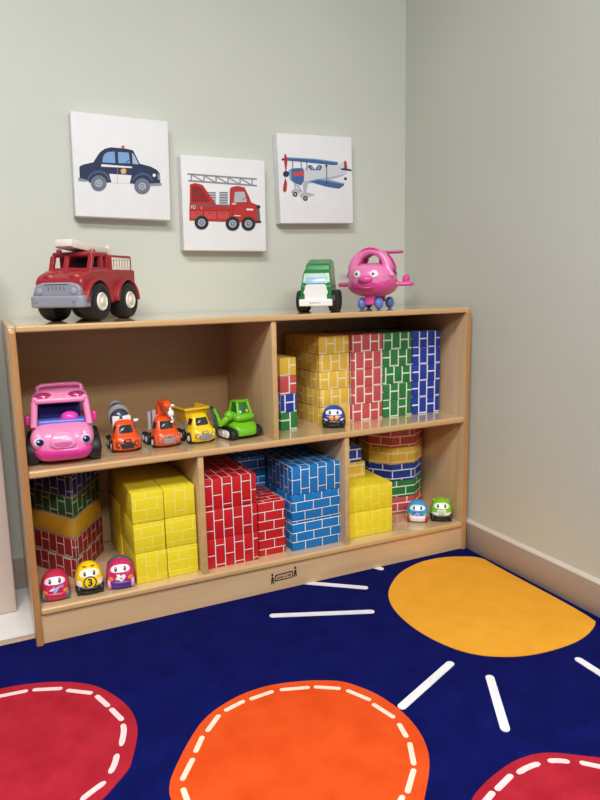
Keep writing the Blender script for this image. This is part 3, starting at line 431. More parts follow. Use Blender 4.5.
# four small mixed blocks next to the divider
for i, c in enumerate(('green', 'blue', 'red', 'yellow')):
    block(('small', c), (.05, .10, hs), .6865, .1005, MID+i*hs, 4, True, f'{c} block in the short mixed stack beside the upright divider', G1, voff())
for i in range(5):
    block(('small', 'yellow'), (.0985, .205, hs), .838-.0006*i, .116, MID+i*hs, 3.0+(.6 if i % 2 else -.4), True,
          f'yellow block, {ORD5[i]} of the tall yellow stack behind the blue car', G1, voff())
for j, (c, x) in enumerate((('red', .939), ('green', 1.041), ('blue', 1.1425))):
    for i in range(5):
        block(('small', c), (.0995, .205, hs), x+random.uniform(-.0006, .0006), .1065+random.uniform(0, .002), MID+i*hs, 0, True,
              f'{c} block, {ORD5[i]} of the tall {c} stack under the shelf top', G1, voff())
# triangular blocks in the lower left cubby
hsh = .053
G2 = 'triangular brick blocks in the lower left cubby'
PAPER = noisy('worn_paper_edge', '#a3988a', '#94897c', (1, 1, 1), 60, .7, .2)
tri_pts = [(0, 0), (.187*math.cos(R(61)), .187*math.sin(R(61))), (.187*math.cos(R(121)), .187*math.sin(R(121)))]
for i, (c, lab) in enumerate((('red', 'lowest red triangular block behind the little pink and yellow cars'), ('red', 'upper red triangular block just below the plain yellow one'), ('yellow', 'plain yellow triangular block between the red and green ones'),
                              ('green', 'green triangular block above the plain yellow one'), ('blue', 'blue triangular block topmost of the stack in the lower left cubby'))):
    o = MB().prism(tri_pts, 'z', 0, hsh-.0006, .0022, 2).build('triangular_block', bmat(('plain' if c == 'yellow' else 'tri', c)))
    uv_block(o, True, (random.random(), random.random())); o.data.materials.append(PAPER)
    for p in o.data.polygons:
        if .25 < abs(p.normal.z) < .95 or (abs(p.normal.z) <= .25 and p.area < .0002): p.material_index = 1
    o.location = (.1125+.0008*(i % 2), .1265-.001*(i % 3), BOT+i*hsh)
    tag(o, lab, 'toy block', G2)
# six (and more behind) bright yellow blocks
G3 = 'bright yellow blocks in the lower left cubby'
hb = .0765
names = ['bottom', 'middle', 'top']
for i in range(3):
    vl, vr = (True, False, False)[i], (False, False, True)[i]
    if i < 2:
        block(('big', 'yellow'), (.0765, .152, hb), .2770-.0012*i, .030+.0015*i, BOT+i*hb, 1, vl, f'bright yellow block, {names[i]} row, left column, facing out beside the small cars', G3, (.01*i, .006), False)
        block(('big', 'yellow'), (.0765, .152, hb), .2725, .186, BOT+i*hb, .5, vl, f'bright yellow block hidden behind the {names[i]} left one, only its side showing', G3)
    else: block(('big', 'yellow'), (.0775, .305, hb), .2755, .030, BOT+i*hb, -.3, vl, 'long bright yellow block on top of the left column of yellow blocks', G3, (.02, .011))
    block(('big', 'yellow'), (.0775, .305, hb), .3560-.0006*i, .0335, BOT+i*hb, 0, vr, f'bright yellow block, {names[i]} row, right column, against the divider', G3, (.013*i, .004))
# bright red blocks
G4 = 'bright red blocks in the lower middle cubby'
for i in range(3):
    block(('big', 'red'), (.1435, .305, hb+.002), .4875-.0008*i, .032, BOT+i*(hb+.002), 0, True, f'bright red block, {names[i]} of the three stacked beside the divider', G4, (.012*i+.008, .0135))
block(('big', 'red'), (.0775, .152, .149), .6045, .0455, BOT, 0, False, 'bright red block standing on end to the right of the taller red stack', G4, (.01, .0))
# bright blue blocks
G5 = 'bright blue blocks in the lower middle cubby'
hbl = .0782
for i in range(3):
    block(('big', 'blue'), (.150, .300, hbl), .7345, .0375, BOT+i*hbl, .7, i == 2, f'bright blue block, {names[i]} of the stack of three facing out', G5, (.0, (.02, .013, .0135)[i]))
for i in range(3):
    block(('big', 'blue'), (.092, .148, hbl), .608, .204, BOT+i*hbl, 0, False, ('bright blue block at the bottom, in the dark behind the short red block', 'bright blue block in the middle, in the dark behind the short red block', 'bright blue block topmost in the dark corner behind the short red block')[i], G5)
# lower right cubby
G6 = 'bright yellow blocks in the lower right cubby'
for i in range(2):
    block(('big', 'yellow'), (.155, .290, .0745), .9030, .0420, BOT+i*.0745, -1.5, True, f'bright yellow block, {("lower", "upper")[i]} of the two beside the octagonal tower', G6, (.0, .008+.003*i), False)
G7 = 'small blocks on the bright yellow blocks'
block(('small', 'yellow'), (.10, .05, hs), .8865, .118, BOT+.149, 0, False, 'small pale yellow block resting on the bright yellow blocks', G7, (.036, .010))
block(('small', 'blue'), (.10, .05, hs), .8745, .119, BOT+.149+hs, 0, False, 'small navy block on top of the small pale yellow one', G7, (.04, .012))
G8 = 'octagonal blocks stacked in a tower'
oc = []; p_ = Vector((0, 0)); a_ = -7
for k in range(8):
    oc.append((p_.x, p_.y)); p_ = p_ + Vector((.0765*math.cos(R(a_)), .0765*math.sin(R(a_)))); a_ += 45
for i, (c, lab) in enumerate((('red', 'lowest red octagonal block behind the light blue car'), ('green', 'green octagonal block above the lowest red one'), ('blue', 'blue octagonal block in the middle of the tower'),
                              ('yellow', 'pale yellow octagonal block between the blue one and the upper red one'), ('red', 'red octagonal block topmost of the tower'))):
    o = MB().prism(oc, 'z', 0, hsh-.0006, .0020, 2).build('octagonal_block', bmat(('shape', c)))
    uv_block(o, False, (random.random(), .0135)); o.location = (1.0570+.0008*(i % 2), .1590, BOT+i*hsh); tag(o, lab, 'toy block', G8)

# ------------------------------------------------------------------ canvas prints
ART_C = dict(navy='#2a3654', skyblue='#7ea6d6', paleblue='#a9c0da', paper2='#e9e6ea', grey='#8f98a2', greyl='#b4b8c0', greyd='#5f6267', ladder='#8e9095', greyp='#d3d4da', slate='#4a5878', gold='#d79a4a',
             redlight='#c25b4b', tyre='#6f7686', black='#2a2a2e', red='#b8302e', redd='#8c2326', redl='#c84c48', blue='#42669c', bluel='#7f9dc6')
M_canvas = noisy('white_canvas', '#efeeef', '#ebeaec', (1, 1, 1), 20, .85, .2, .12, 900)
def canvas(art, cx, cz, w, h, tilt, lab, nm, extra=None):
    t = thing('canvas_print', lab, 'picture', (cx, WY-.038, cz), 0, 'square canvas prints on the wall')
    t.rotation_euler = (0, R(tilt), 0)
    MB().box((0, .019, 0), (w, .0376, h), .0022, 3).build('stretched_canvas', M_canvas, t)
    mb = MB(); keys = []
    for i, (c, poly) in enumerate(art):
        if c not in keys: keys.append(c)
        mb.flat([(x/1000, z/1000) for x, z in poly], -.0004-i*.00002, keys.index(c))
    if extra:
        if 'paper2' not in keys: keys.append('paper2')
        for txt, x, z, sz, rot in extra:
            for tri in text_tris(txt, sz): mb.flat([(x+a*math.cos(R(rot))-b*math.sin(R(rot)), z+a*math.sin(R(rot))+b*math.cos(R(rot))) for a, b in tri], -.0004-.00002*len(art)-.0001, keys.index('paper2'))
    mb.build(nm, [ink(ART_C[k], .8) for k in keys], t)
canvas(ART_POLICE, .3258, 1.1117, .2495, .257, 1.25, 'white canvas with a navy police car, leftmost of the three pictures', 'police_car_print')
canvas(ART_FIRE, .606, 1.0265, .2475, .2545, .4, 'white canvas with a red fire engine, hung lowest between the other two', 'fire_engine_print', FD_TXT)
canvas(ART_PLANE, .8972, 1.1078, .2465, .2525, -1.1, 'white canvas with a blue and white biplane, nearest the room corner', 'biplane_print')
# ------------------------------------------------------------------ toys: shared pieces
BLACK = plastic('#17171a', .5, 0); WHITE = plastic('#f2f0ee'); GREY = plastic('#8e8e92', .35)
GLASS = plastic('#1d2024', .12, .6)
def wheel(par, x, y, r, w, tyre, hubm, hub_r=.52, z=None, name='wheel'):
    z = r if z is None else z; s_ = 1 if x >= 0 else -1
    mb = MB()
    mb.lathe([(0, -w/2), (r*.80, -w/2), (r*.93, -w*.43), (r, -w*.27), (r, w*.27), (r*.93, w*.43), (r*.80, w/2), (r*.62, w/2), (r*.58, w/2-.0012), (0, w/2-.0012)], (x*s_, y, z), 'x', 30, 0, Matrix.Diagonal((s_, 1, 1, 1)))
    bmesh.ops.recalc_face_normals(mb.bm, faces=mb.bm.faces)
    o = mb.build(name, tyre, par)
    h = MB(); hr = r*hub_r
    h.lathe([(0, -w*.1), (hr, -w*.1), (hr, w*.5), (hr*.9, w*.56), (hr*.72, w*.50), (hr*.45, w*.52), (hr*.3, w*.6), (0, w*.62)], (x*s_, y, z), 'x', 24, 0, Matrix.Diagonal((s_, 1, 1, 1)))
    bmesh.ops.recalc_face_normals(h.bm, faces=h.bm.faces)
    h.build('hub', hubm, o)
    return o
def rr(x0, x1, z0, z1, r=.003, n=4, tx=0):
    """rounded rectangle; tx narrows the top"""
    out = []
    for cx, cz, a in ((x1-r, z0+r, -90), (x1-r-tx, z1-r, 0), (x0+r+tx, z1-r, 90), (x0+r, z0+r, 180)):
        out += [(cx+r*math.cos(R(a+90*i/n)), cz+r*math.sin(R(a+90*i/n))) for i in range(n+1)]
    # densify so that the print follows the curve
    q = []
    for i in range(len(out)):
        a, b = out[i], out[(i+1) % len(out)]; k = max(1, int(math.hypot(b[0]-a[0], b[1]-a[1])/.004))
        q += [(a[0]+(b[0]-a[0])*j/k, a[1]+(b[1]-a[1])*j/k) for j in range(k)]
    return q
GT = 'toy vehicles on top of the shelf'; GM = 'toy vehicles on the middle shelf'; GC = 'little round cars in the cubbies'

# ------------------------------------------------------------------ red fire truck
RED = plastic('#9e262e', .34, .2); GREYB = plastic('#9496a2', .38); CREAM = plastic('#e9e0d4', .4); TYRE = plastic('#141416', .5, 0)
t = thing('toy_fire_truck', 'big red toy fire truck with grey bumper and white ladder on top of the shelf', 'toy truck', (.195, .168, TOP), -41, GT)
mb = MB()
mb.prism([(-.120, .036), (-.122, .092), (-.112, .104), (-.090, .113), (-.070, .118), (.002, .120), (.002, .036)], 'x', -.061, .061, .014, 4)
mb.loft([[(x*k, y, z) for x, y, z in ((-.060, -.118, .084), (0, -.124, .088), (.060, -.118, .084), (.054, -.066, .119), (0, -.069, .123), (-.054, -.066, .119))] for k in (1, .999)])
for s_ in (-1, 1):        # mudguards and rounded shoulders
    mb.prism([(-.064+.055*math.cos(R(a)), .044+.053*math.sin(R(a))) for a in range(0, 181, 12)] + [(-.064+.045*math.cos(R(a)), .044+.047*math.sin(R(a))) for a in range(180, -1, -12)], 'x', s_*.050, s_*.072, .003, 2)
    mb.ell((s_*.034, -.088, .100), (.026, .030, .016))
mb.build('cab', RED, t, 50, wn=True)
cb = MB()                 # hollow upper cab: pillars, roof, back wall
cb.box((0, -.026, .1525), (.108, .070, .012), .0055, 3)
for x, y0, y1 in ((-.050, -.071, -.058), (.050, -.071, -.058), (-.050, -.024, -.024), (.050, -.024, -.024), (-.050, .002, .002), (.050, .002, .002), (-.010, -.074, -.061)):
    cb.prism([(y0-.005, .114), (y0+.005, .114), (y1+.005, .150), (y1-.005, .150)], 'x', x-.0055, x+.0055, .0015, 2)
cb.box((0, .003, .133), (.106, .008, .040), .002, 2); cb.box((0, -.030, .1185), (.100, .066, .006), .002, 2)
cb.prism([(-.0765, .112), (-.068, .112), (-.066, .121), (-.0735, .121)], 'x', -.053, .053, .002, 2)
for s_ in (-1, 1): cb.box((s_*.051, -.032, .119), (.007, .074, .008), .002, 2)
cb.build('cab_roof', RED, t, wn=True)
mb = MB(); mb.box((.012, -.028, .128), (.070, .006, .020), .003, 2); mb.box((.012, -.012, .134), (.070, .006, .030), .003, 2); mb.build('cab_shade_panel', TYRE, t)  # black panels added for the shade inside the cab
for x, y in ((-.040, -.050), (.030, -.020)): MB().lathe([(0, 0), (.0065, 0), (.0065, .003), (.005, .007), (0, .009)], (x, y, .158)).build('beacon', RED, t)
mb = MB(); mb.prism([(-.060, .058), (.060, .058), (.060, .074), (.054, .084), (.036, .089), (-.036, .089), (-.054, .084), (-.060, .074)], 'y', -.1285, -.100, .004, 3)
g = mb.build('grille', GREYB, t, wn=True)
mb = MB()
for k in range(5): mb.box((-.020+.010*k, -.1290, .0765), (.0022, .0012, .007), .0005, 1)
mb.box((0, -.1290, .0845), (.060, .0012, .002), .0004, 1); mb.build('grille_slots', plastic('#5b5d68'), g)
for x in (-.044, .044): MB().cyl((x, -.1290, .070), .0072, .004, 'y', .0015).build('headlight', plastic('#a5a7b3'), t)
mb = MB(); mb.prism([(-.070, -.100), (-.068, -.130), (-.058, -.137), (.058, -.137), (.068, -.130), (.070, -.100)], 'z', .033, .060, .005, 3)
for x in (-.048, .048): mb.cyl((x, -.1375, .049), .0045, .003, 'y', .001)
mb.build('bumper', GREYB, t, wn=True)
mb = MB(); mb.box((0, .060, .079), (.120, .116, .078), .004, 3)
for s_ in (-1, 1): mb.prism([(.064+.055*math.cos(R(a)), .044+.053*math.sin(R(a))) for a in range(0, 181, 12)] + [(.064+.045*math.cos(R(a)), .044+.047*math.sin(R(a))) for a in range(180, -1, -12)], 'x', s_*.050, s_*.072, .003, 2)
mb.box((0, .121, .045), (.10, .012, .014), .003, 2)
for s_ in (-1, 1):
    mb.box((s_*.055, .056, .1495), (.007, .096, .006), .002, 2); mb.box((s_*.055, .011, .133), (.008, .009, .036), .002, 2); mb.box((s_*.055, .101, .133), (.008, .009, .036), .002, 2)
mb.box((0, .010, .133), (.104, .006, .038), .002, 2); mb.box((0, .102, .131), (.104, .006, .032), .002, 2)
mb.build('rear_body', RED, t, wn=True)
MB().box((0, .058, .124), (.098, .084, .016), .002, 1).build('hose_bed', plastic('#6a1a22', .6, 0), t)
for s_ in (-1, 1):
    mb = MB()
    mb.box((s_*.057, .056, .1440), (.005, .084, .005), .001, 1); mb.box((s_*.057, .056, .1210), (.005, .084, .007), .001, 1)
    for k in range(7): mb.box((s_*.057, .017+.0130*k, .132), (.005, .0060, .022), .001, 1)
    mb.build('side_railing', CREAM, t)
MA = T(0, .050, .1535) @ RX(-5.5)
mb = MB()
for s_ in (-1, 1): mb.box((s_*.020, -.062, .009), (.007, .150, .018), .002, 2, 0, MA)
for k in range(7): mb.box((0, -.122+.021*k, .006), (.040, .006, .006), .001, 1, 0, MA)
mb.box((0, -.138, .010), (.045, .010, .017), .003, 2, 0, MA); mb.box((0, -.065, .002), (.038, .14, .003), .001, 1, 0, MA)
mb.box((.020, .014, .012), (.008, .012, .026), .002, 2, 0, MA); mb.box((-.020, .014, .012), (.008, .012, .026), .002, 2, 0, MA)
mb.build('ladder', CREAM, t)
MB().cyl((0, .046, .146), .022, .030, 'z', .003).build('turntable', RED, t)
for x in (-.052, .052):
    for y in (-.064, .064): wheel(t, x, y, .0445, .044, TYRE, CREAM, .47)
mb = MB(); mb.box((0, 0, .045), (.076, .20, .016), .003, 1); mb.build('chassis', TYRE, t)

# ------------------------------------------------------------------ green truck
GRN = plastic('#1f7d3a', .3, .3); LBL = plastic('#a9c3e6', .25, .3)
t = thing('toy_delivery_truck', 'green toy truck with a white front, on top of the shelf beside the pink plane', 'toy truck', (.793, .118, TOP), -35, GT); t.scale = (.98, 1, .94)
mb = MB()
mb.prism([(-.064, .030), (-.064, .074), (-.055, .080), (-.046, .112), (-.036, .120), (.062, .126), (.068, .120), (.068, .030)], 'x', -.042, .042, .006, 3)
cab = mb.build('body', GRN, t, wn=True)
for v in cab.data.vertices:          # narrower towards the roof
    if v.co.z > .074: v.co.x *= 1-.17*(v.co.z-.074)/.05
mb = MB(); mb.prism([(-.026, .104), (.076, .110), (.072, .148), (.030, .150), (-.014, .136)], 'x', -.037, .037, .006, 3)
hop = mb.build('cargo_box', GRN, t, wn=True)
for v in hop.data.vertices:
    v.co.x *= 1-.13*(v.co.z-.104)/.046
mb = MB(); mb.box((0, -.022, .1195), (.064, .030, .0035), .001, 2); mb.build('visor', plastic('#3f9a58', .3, .3), t)
mb = MB(); mb.prism([(-.030, .079), (.030, .079), (.0275, .098), (-.0275, .098)], 'y', -.002, .002, .0015, 2, 0, T(0, -.0525, 0) @ T(0, 0, .088) @ RX(-17) @ T(0, 0, -.088)); mb.build('windshield', LBL, t)
mb = MB(); mb.prism([(-.030, .034), (.030, .034), (.030, .050), (.0325, .052), (.0325, .060), (.030, .062), (.028, .074), (.022, .078), (-.022, .078), (-.028, .074), (-.030, .062), (-.0325, .060), (-.0325, .052), (-.030, .050)], 'y', -.071, -.058, .0022, 3); mb.build('hood_front', WHITE, t, wn=True)
mb = MB(); mb.box((0, -.068, .0275), (.090, .016, .0195), .003, 3); bmp = mb.build('bumper', WHITE, t, wn=True)
mb = MB()
for i, (w_, x_) in enumerate((('green', -.0062), ('toys', .0072))):
    for tri in text_tris(w_, .0078): mb.flat([(x_+a, .0275+b) for a, b in tri], -.0763, i)
mb.build('bumper_lettering', [ink('#6b8f4a'), ink('#c9b83c')], bmp)['label'] = 'tiny green and yellow lettering on the bumper'
for x in (-.044, .044):
    for y in (-.034, .044): wheel(t, x, y, .031, .024, TYRE, plastic('#26262a', .4, 0), .5)
mb = MB(); mb.box((0, 0, .030), (.064, .12, .012), .002, 1); mb.build('chassis', plastic('#4b4d50'), t)

# ------------------------------------------------------------------ pink plane
PK = plastic('#ee82b9', .3, .3); PKD = plastic('#d0408c', .3, .3); PKM = plastic('#e2559f', .3, .3); BLU = plastic('#5f7fd0', .3, .3)
t = thing('toy_airplane', 'pink smiling toy airplane with blue wheels on top of the shelf near the corner', 'toy airplane', (.982, .137, TOP), -47, GT); t.scale = (1.13, 1.13, 1.03)
mb = MB()
mb.lofty([(-.088, .002, .083, .002), (-.0865, .018, .083, .016), (-.081, .033, .084, .027), (-.068, .046, .084, .036), (-.046, .054, .083, .041), (-.020, .0570, .083, .042), (.010, .0545, .084, .041), (.040, .046, .089, .036), (.070, .032, .094, .025), (.094, .019, .099, .016), (.108, .010, .102, .009), (.112, .002, .103, .002)], 0, 40, 2.3)
body = mb.build('fuselage', PK, t, 60); sk = Skin(body)
mb = MB()   # lower hull, the darker smile band
mb.lofty([(-.0865, .016, .074, .010), (-.078, .0365, .0695, .0200), (-.062, .0510, .0680, .0280), (-.040, .0585, .0670, .0320), (-.010, .0612, .0670, .0330), (.030, .0535, .070, .030), (.070, .033, .082, .022), (.10, .016, .094, .012)], 0, 40, 2.3); mb.build('belly', plastic('#da4892', .3, .3), t, 60)
mb = MB(); mb.ell((0, -.087, .0815), (.0185, .012, .0105)); mb.build('nose', PKM, t)
for x in (-.021, .021):
    mb = MB(); sk.lay(mb, ellipse(x, .096, .0085, .0090), .0012, 0); sk.lay(mb, ellipse(x-.0020, .0965, .0036, .0044), .0019, 1); sk.lay(mb, ellipse(x-.0012, .0985, .0014, .0016, 10), .0025, 0); mb.build('eye', [WHITE, BLACK], t)
mb = MB(); mb.tube([(-.026, -.0765, .066), (-.018, -.084, .0615), (-.006, -.0885, .0590), (.006, -.0885, .0590), (.018, -.084, .0615), (.026, -.0765, .066)], [.0012, .002, .0026, .0026, .002, .0012]); mb.build('mouth', PKD, t)
# cockpit arch: tall hoop over an open cockpit, roof running back to the tail
def arch(y, w, z0, h, n=13): return [(w*math.cos(R(180*i/(n-1)))*-1, y+.10*h*math.sin(R(180*i/(n-1))), z0+h*math.sin(R(180*i/(n-1)))) for i in range(n)]
mb = MB(); mb.tube([(-.036, -.036, .078)] + arch(-.044, .0465, .096, .0615) + [(.036, -.036, .078)], [.013, .0150, .0130, .0120, .0112, .0108, .0105, .0105, .0105, .0108, .0112, .0120, .0130, .0150, .013], 16); mb.build('cockpit_hoop', PK, t, 60)
mb = MB()
def shell(a0, a1, secs):
    mb.loft([[(w*math.cos(R(a0+(a1-a0)*i/16)), y, z0+h*math.sin(R(a0+(a1-a0)*i/16))) for i in range(17)] + [(.88*w*math.cos(R(a1+(a0-a1)*i/16)), y, z0-.003+.92*h*math.sin(R(a1+(a0-a1)*i/16))) for i in range(17)] for y, w, z0, h in secs])
shell(48, 132, ((-.048, .047, .100, .0655), (-.02, .052, .100, .0665), (.016, .051, .100, .0635)))
shell(48, 132, ((.012, .051, .100, .0640), (.034, .048, .100, .058))); mb.prism([(.024, .154), (.074, .142), (.074, .153), (.024, .166)], 'x', -.009, .009, .003, 3)
for a0, a1 in ((10, 50), (130, 170)): shell(a0, a1, ((.022, .0515, .098, .0625), (.042, .047, .098, .056)))
mb.build('roof', PKD, t, 60)
mb = MB(); mb.loft([sring((0, .066, .150), .020, .006, 2.5, 16, 'z'), sring((0, .070, .156), .022, .008, 2.5, 16, 'z')])
mb.prism([(-.062, .050), (-.058, .036), (.058, .036), (.062, .050), (.050, .066), (-.050, .066)], 'z', .152, .160, .0035, 3); mb.build('tail_wing', PKD, t, 60)
mb = MB(); mb.prism([(.066, .098), (.098, .104), (.092, .153), (.050, .154)], 'x', -.005, .005, .003, 3); mb.build('tail_fin', PKD, t)
for s_ in (-1, 1):
    mb = MB(); mb.prism([(s_*.040, -.030), (s_*.094, -.010), (s_*.100, .004), (s_*.092, .016), (s_*.040, .030)], 'z', .062, .074, .005, 3); mb.build('wing', PKM, t, wn=True)
    mb = MB(); mb.lathe([(.010, 0), (.013, .003), (.014, .012), (.010, .015), (.007, .012), (.007, .004)], (s_*.066, .000, .068), 'x', 20); bmesh.ops.translate(mb.bm, vec=(0, .03, .012), verts=mb.bm.verts); mb.build('engine_ring', PKM, t)
    mb = MB(); sk2 = Skin(body, (-s_, 0, 0)); sk2.lay(mb, rr(-.018, .020, .092, .116, .008), .0016, 0); sk2.lay(mb, rr(-.013, .015, .096, .112, .006), .0024, 1); mb.build('side_window', [PKD, plastic('#5d2244')], t)
mb = MB(); mb.box((0, -.012, .1215), (.072, .052, .006), .003, 2); mb.build('cockpit_floor', plastic('#b93478'), t)
mb = MB(); mb.box((0, -.042, .034), (.024, .024, .042), .004, 3); mb.build('nose_strut', PKM, t)
mb = MB(); mb.box((0, .042, .044), (.030, .026, .052), .004, 3); mb.build('rear_strut', PKD, t)
for x, y in ((-.0215, -.042), (.0215, -.042), (-.028, .042), (.028, .042)):
    mb = MB(); mb.ell((x, y, .0165), (.0112, .0165, .0165)); mb.build('wheel', BLU, t)

# ------------------------------------------------------------------ pink car with eyes
PC = plastic('#ec8fbd', .3, .35); MG = plastic('#dd3b98', .3, .3)
t = thing('toy_car', 'large pink toy car with eyes and a magenta bumper on the middle shelf', 'toy car', (.1030, .1060, MID), -6, GM); t.scale = (1.0, .93, .925)
mb = MB()
mb.loftz([(.022, .060, -.090, .088), (.030, .065, -.097, .092), (.050, .0685, -.101, .094), (.070, .0685, -.099, .094), (.084, .066, -.090, .093), (.094, .060, -.072, .092), (.099, .052, -.052, .088)], 0, 44, 4)
body = mb.build('body', PC, t, 60); sk = Skin(body)
mb = MB()
mb.loftz([(.012, .056, -.088, .086), (.016, .060, -.096, .088), (.028, .0675, -.1045, .090), (.038, .0695, -.1050, .091), (.043, .0690, -.1025, .090)], 0, 44, 4); mb.build('bumper', MG, t, 60)
for x in (-.050, .048):
    mb = MB(); mb.ell((x, -.074, .064), (.0195, .0255, .028)); mb.build('eye_cheek', PC, t)
    mb = MB(); k = Skin(bpy.data.objects[t.children[-1].name]); k.lay(mb, ellipse(x+.000, .0635, .0115, .0105), .0006, 0); k.lay(mb, ellipse(x+.002, .0630, .0082, .0088), .0012, 1); k.lay(mb, ellipse(x+.002, .0625, .0066, .0072), .0018, 2); k.lay(mb, ellipse(x-.001, .0660, .0022, .0024, 12), .0024, 0); mb.build('eye', [plastic('#e9dcf0'), plastic('#3a4fb0'), BLACK], t)
mb = MB(); mb.loftz([(.046, .026, -.1055, -.05), (.050, .034, -.1055, -.05), (.060, .035, -.1055, -.05), (.072, .033, -.1015, -.05), (.086, .030, -.089, -.05), (.094, .024, -.070, -.045)], 0, 32, 3.5); muz = mb.build('hood', PC, t, 60); km = Skin(muz)
mb = MB()
km.lay(mb, [(-.020, .0595), (-.010, .0612), (0, .0618), (.010, .0612), (.020, .0595), (.016, .0535), (.008, .0500), (0, .049), (-.008, .0500), (-.016, .0535)], .0012, 0); mb.build('mouth', plastic('#d667a2'), t)
mb = MB()
for z in (.068, .074, .080): km.lay(mb, rr(-.020+(z-.068)*.5, .020-(z-.068)*.5, z, z+.0022, .001), .0008, 0)
mb.build('hood_ribs', plastic('#f4a9cd'), t)
mb = MB()   # hollow cabin
def pil(x, y, x2, y2, r=.0075): mb.tube([(x, y, .092), (x+(x2-x)*.5, y+(y2-y)*.5, .122), (x2, y2, .152)], r, 12)
for s_ in (-1, 1):
    pil(s_*.060, -.056, s_*.055, -.042); pil(s_*.061, .02, s_*.056, .02); pil(s_*.060, .084, s_*.055, .078)
    mb.box((s_*.060, .014, .097), (.014, .148, .014), .005, 3)
mb.box((0, .018, .1555), (.122, .128, .018), .007, 4); mb.box((0, -.0485, .1545), (.108, .014, .013), .005, 3)
mb.box((0, .082, .122), (.112, .010, .064), .004, 2)
mb.loftz([(.158, .060, -.046, .080), (.165, .057, -.038, .077), (.170, .050, -.024, .070), (.172, .040, -.012, .062)], 0, 36, 4)
mb.build('cabin', PC, t, 60, wn=False)
mb = MB(); mb.tube([(-.050, .030, .166), (-.049, .034, .176), (-.040, .037, .181), (0, .038, .182), (.040, .037, .181), (.049, .034, .176), (.050, .030, .166)], .006); mb.box((0, .044, .173), (.092, .006, .014), .002, 2); mb.build('roof_handle', plastic('#c8679a', .3, .3), t, 60)
for x in (-.036, .036):
    mb = MB(); mb.ell((x, -.032, .1625), (.0195, .016, .0105)); lp_ = mb.build('roof_light', plastic('#a82a62', .2, .5), t)
    MB().ell((x+.002, -.0465, .1635), (.003, .002, .003)).build('light_glint', plastic('#f0c8da'), lp_)
mb = MB(); mb.box((0, -.0455, .1615), (.024, .006, .004), .001, 1); mb.build('roof_badge', plastic('#d9a27a'), t)
mb = MB(); mb.box((0, -.034, .100), (.104, .040, .012), .005, 3); mb.build('dashboard', plastic('#5a6fd0', .3, .2), t)
mb = MB(); mb.box((-.004, .030, .112), (.094, .030, .034), .008, 3); mb.box((-.004, .050, .124), (.094, .014, .050), .006, 3); mb.build('seat', plastic('#27348c', .4), t)
mb = MB(); mb.ell((.018, -.034, .108), (.020, .018, .015)); mb.build('driver_knob', plastic('#e83fae', .25, .4), t)
for s_ in (-1, 1):
    mb = MB(); mb.box((s_*.072, -.030, .106), (.012, .016, .026), .005, 3); mb.build('mirror', MG, t)
for x in (-.067, .067):
    for y in (-.052, .055): wheel(t, x, y, .0315, .028, BLACK, plastic('#3a3a40'), .5)

# ------------------------------------------------------------------ three little trucks and an excavator
def mini_truck(name, label, loc, rz, col, front):
    t = thing(name, label, 'toy truck', loc, rz, GM); t.scale = (.94, .97, 1.04); m = plastic(col, .28, .35)
    mb = MB()
    mb.loftz([(.006, .029, -.037, .014), (.009, .0325, -.0405, .015), (.022, .0340, -.0425, .015), (.032, .0330, -.0410, .015), (.039, .0305, -.0340, .015), (.043, .0285, -.0290, .014), (.062, .0240, -.0190, .012), (.068, .0215, -.0140, .010), (.0715, .0150, -.0070, .006)], 0, 40, 3.4)
    for s_ in (-1, 1): mb.box((s_*.0310, -.016, .021), (.0085, .036, .027), .004, 3)
    cab = mb.build('cab', m, t, 60); sk = Skin(cab)
    mb = MB(); sk.lay(mb, rr(-.0185, .0185, .0450, .0625, .003, 4, .0022), .0007, 0); ws = mb.build('windshield', GLASS, t)
    mb = MB(); sk.lay(mb, [(-.014, .050), (-.006, .053), (-.003, .057), (-.010, .055)], .0014, 0); mb.build('glass_glint', plastic('#b9b4bc'), ws)
    for d in (1, -1):
        mb = MB(); Skin(cab, (-d, 0, 0)).lay(mb, rr(-.016, .004, .046, .061, .002), .0007, 0); mb.build('side_window', GLASS, t)
    gm = plastic(front, .35, .1)
    mb = MB(); mb.box((0, -.0425, .0175), (.032, .006, .012), .002, 2); mb.box((0, -.0415, .028), (.020, .006, .010), .003, 2)
    for k in (-1, 0, 1): mb.box((0, -.0458, .0175+.0034*k), (.028, .0012, .0016), .0004, 1)
    mb.build('grille', gm, t)
    mb = MB(); mb.box((0, -.0448, .0285), (.012, .0014, .005), .0006, 1); mb.build('grille_badge', m, t)
    for s_ in (-1, 1):
        h = MB(); h.cyl((s_*.0225, -.0405, .0215), .0062, .006, 'y', .001); hl = h.build('headlight', gm, t)
        MB().cyl((s_*.0225, -.0436, .0215), .0040, .0016, 'y', .0006).build('lens', m, hl)
    mb = MB(); mb.box((0, .030, .016), (.046, .074, .012), .002, 2); mb.build('chassis', BLACK, t)
    for x in (-.0315, .0315):
        for y in (-.016, .030, .052): wheel(t, x, y, .0145, .012, BLACK, plastic('#d8d4d0', .25), .5)
    return t, m
t, m = mini_truck('toy_cement_mixer', 'orange toy cement mixer with a dark grey drum, right beside the pink car', (.2440, .1030, MID), 0, '#e8521c', '#2b2426')
mb = MB(); mb.box((-.002, .014, .060), (.048, .012, .040), .003, 2); mb.build('drum_mount', plastic('#e6e2df'), t)
MD = T(-.004, .038, .076) @ RX(22)
mb = MB(); mb.lathe([(0, -.030), (.010, -.029), (.0175, -.024), (.0225, -.016), (.0255, -.004), (.0265, .004), (.0225, .022), (.0155, .036), (.0145, .038), (.010, .038), (.009, .030), (0, .028)], (0, 0, 0), 'y', 30, 0, MD); drum = mb.build('drum', plastic('#34424e', .25, .4), t, 50)
MB().lathe([(.0245, -.008), (.0280, -.006), (.0290, .000), (.0285, .006), (.0262, .008)], (0, 0, 0), 'y', 30, 0, MD).build('drum_band', plastic('#98989a', .3), drum)
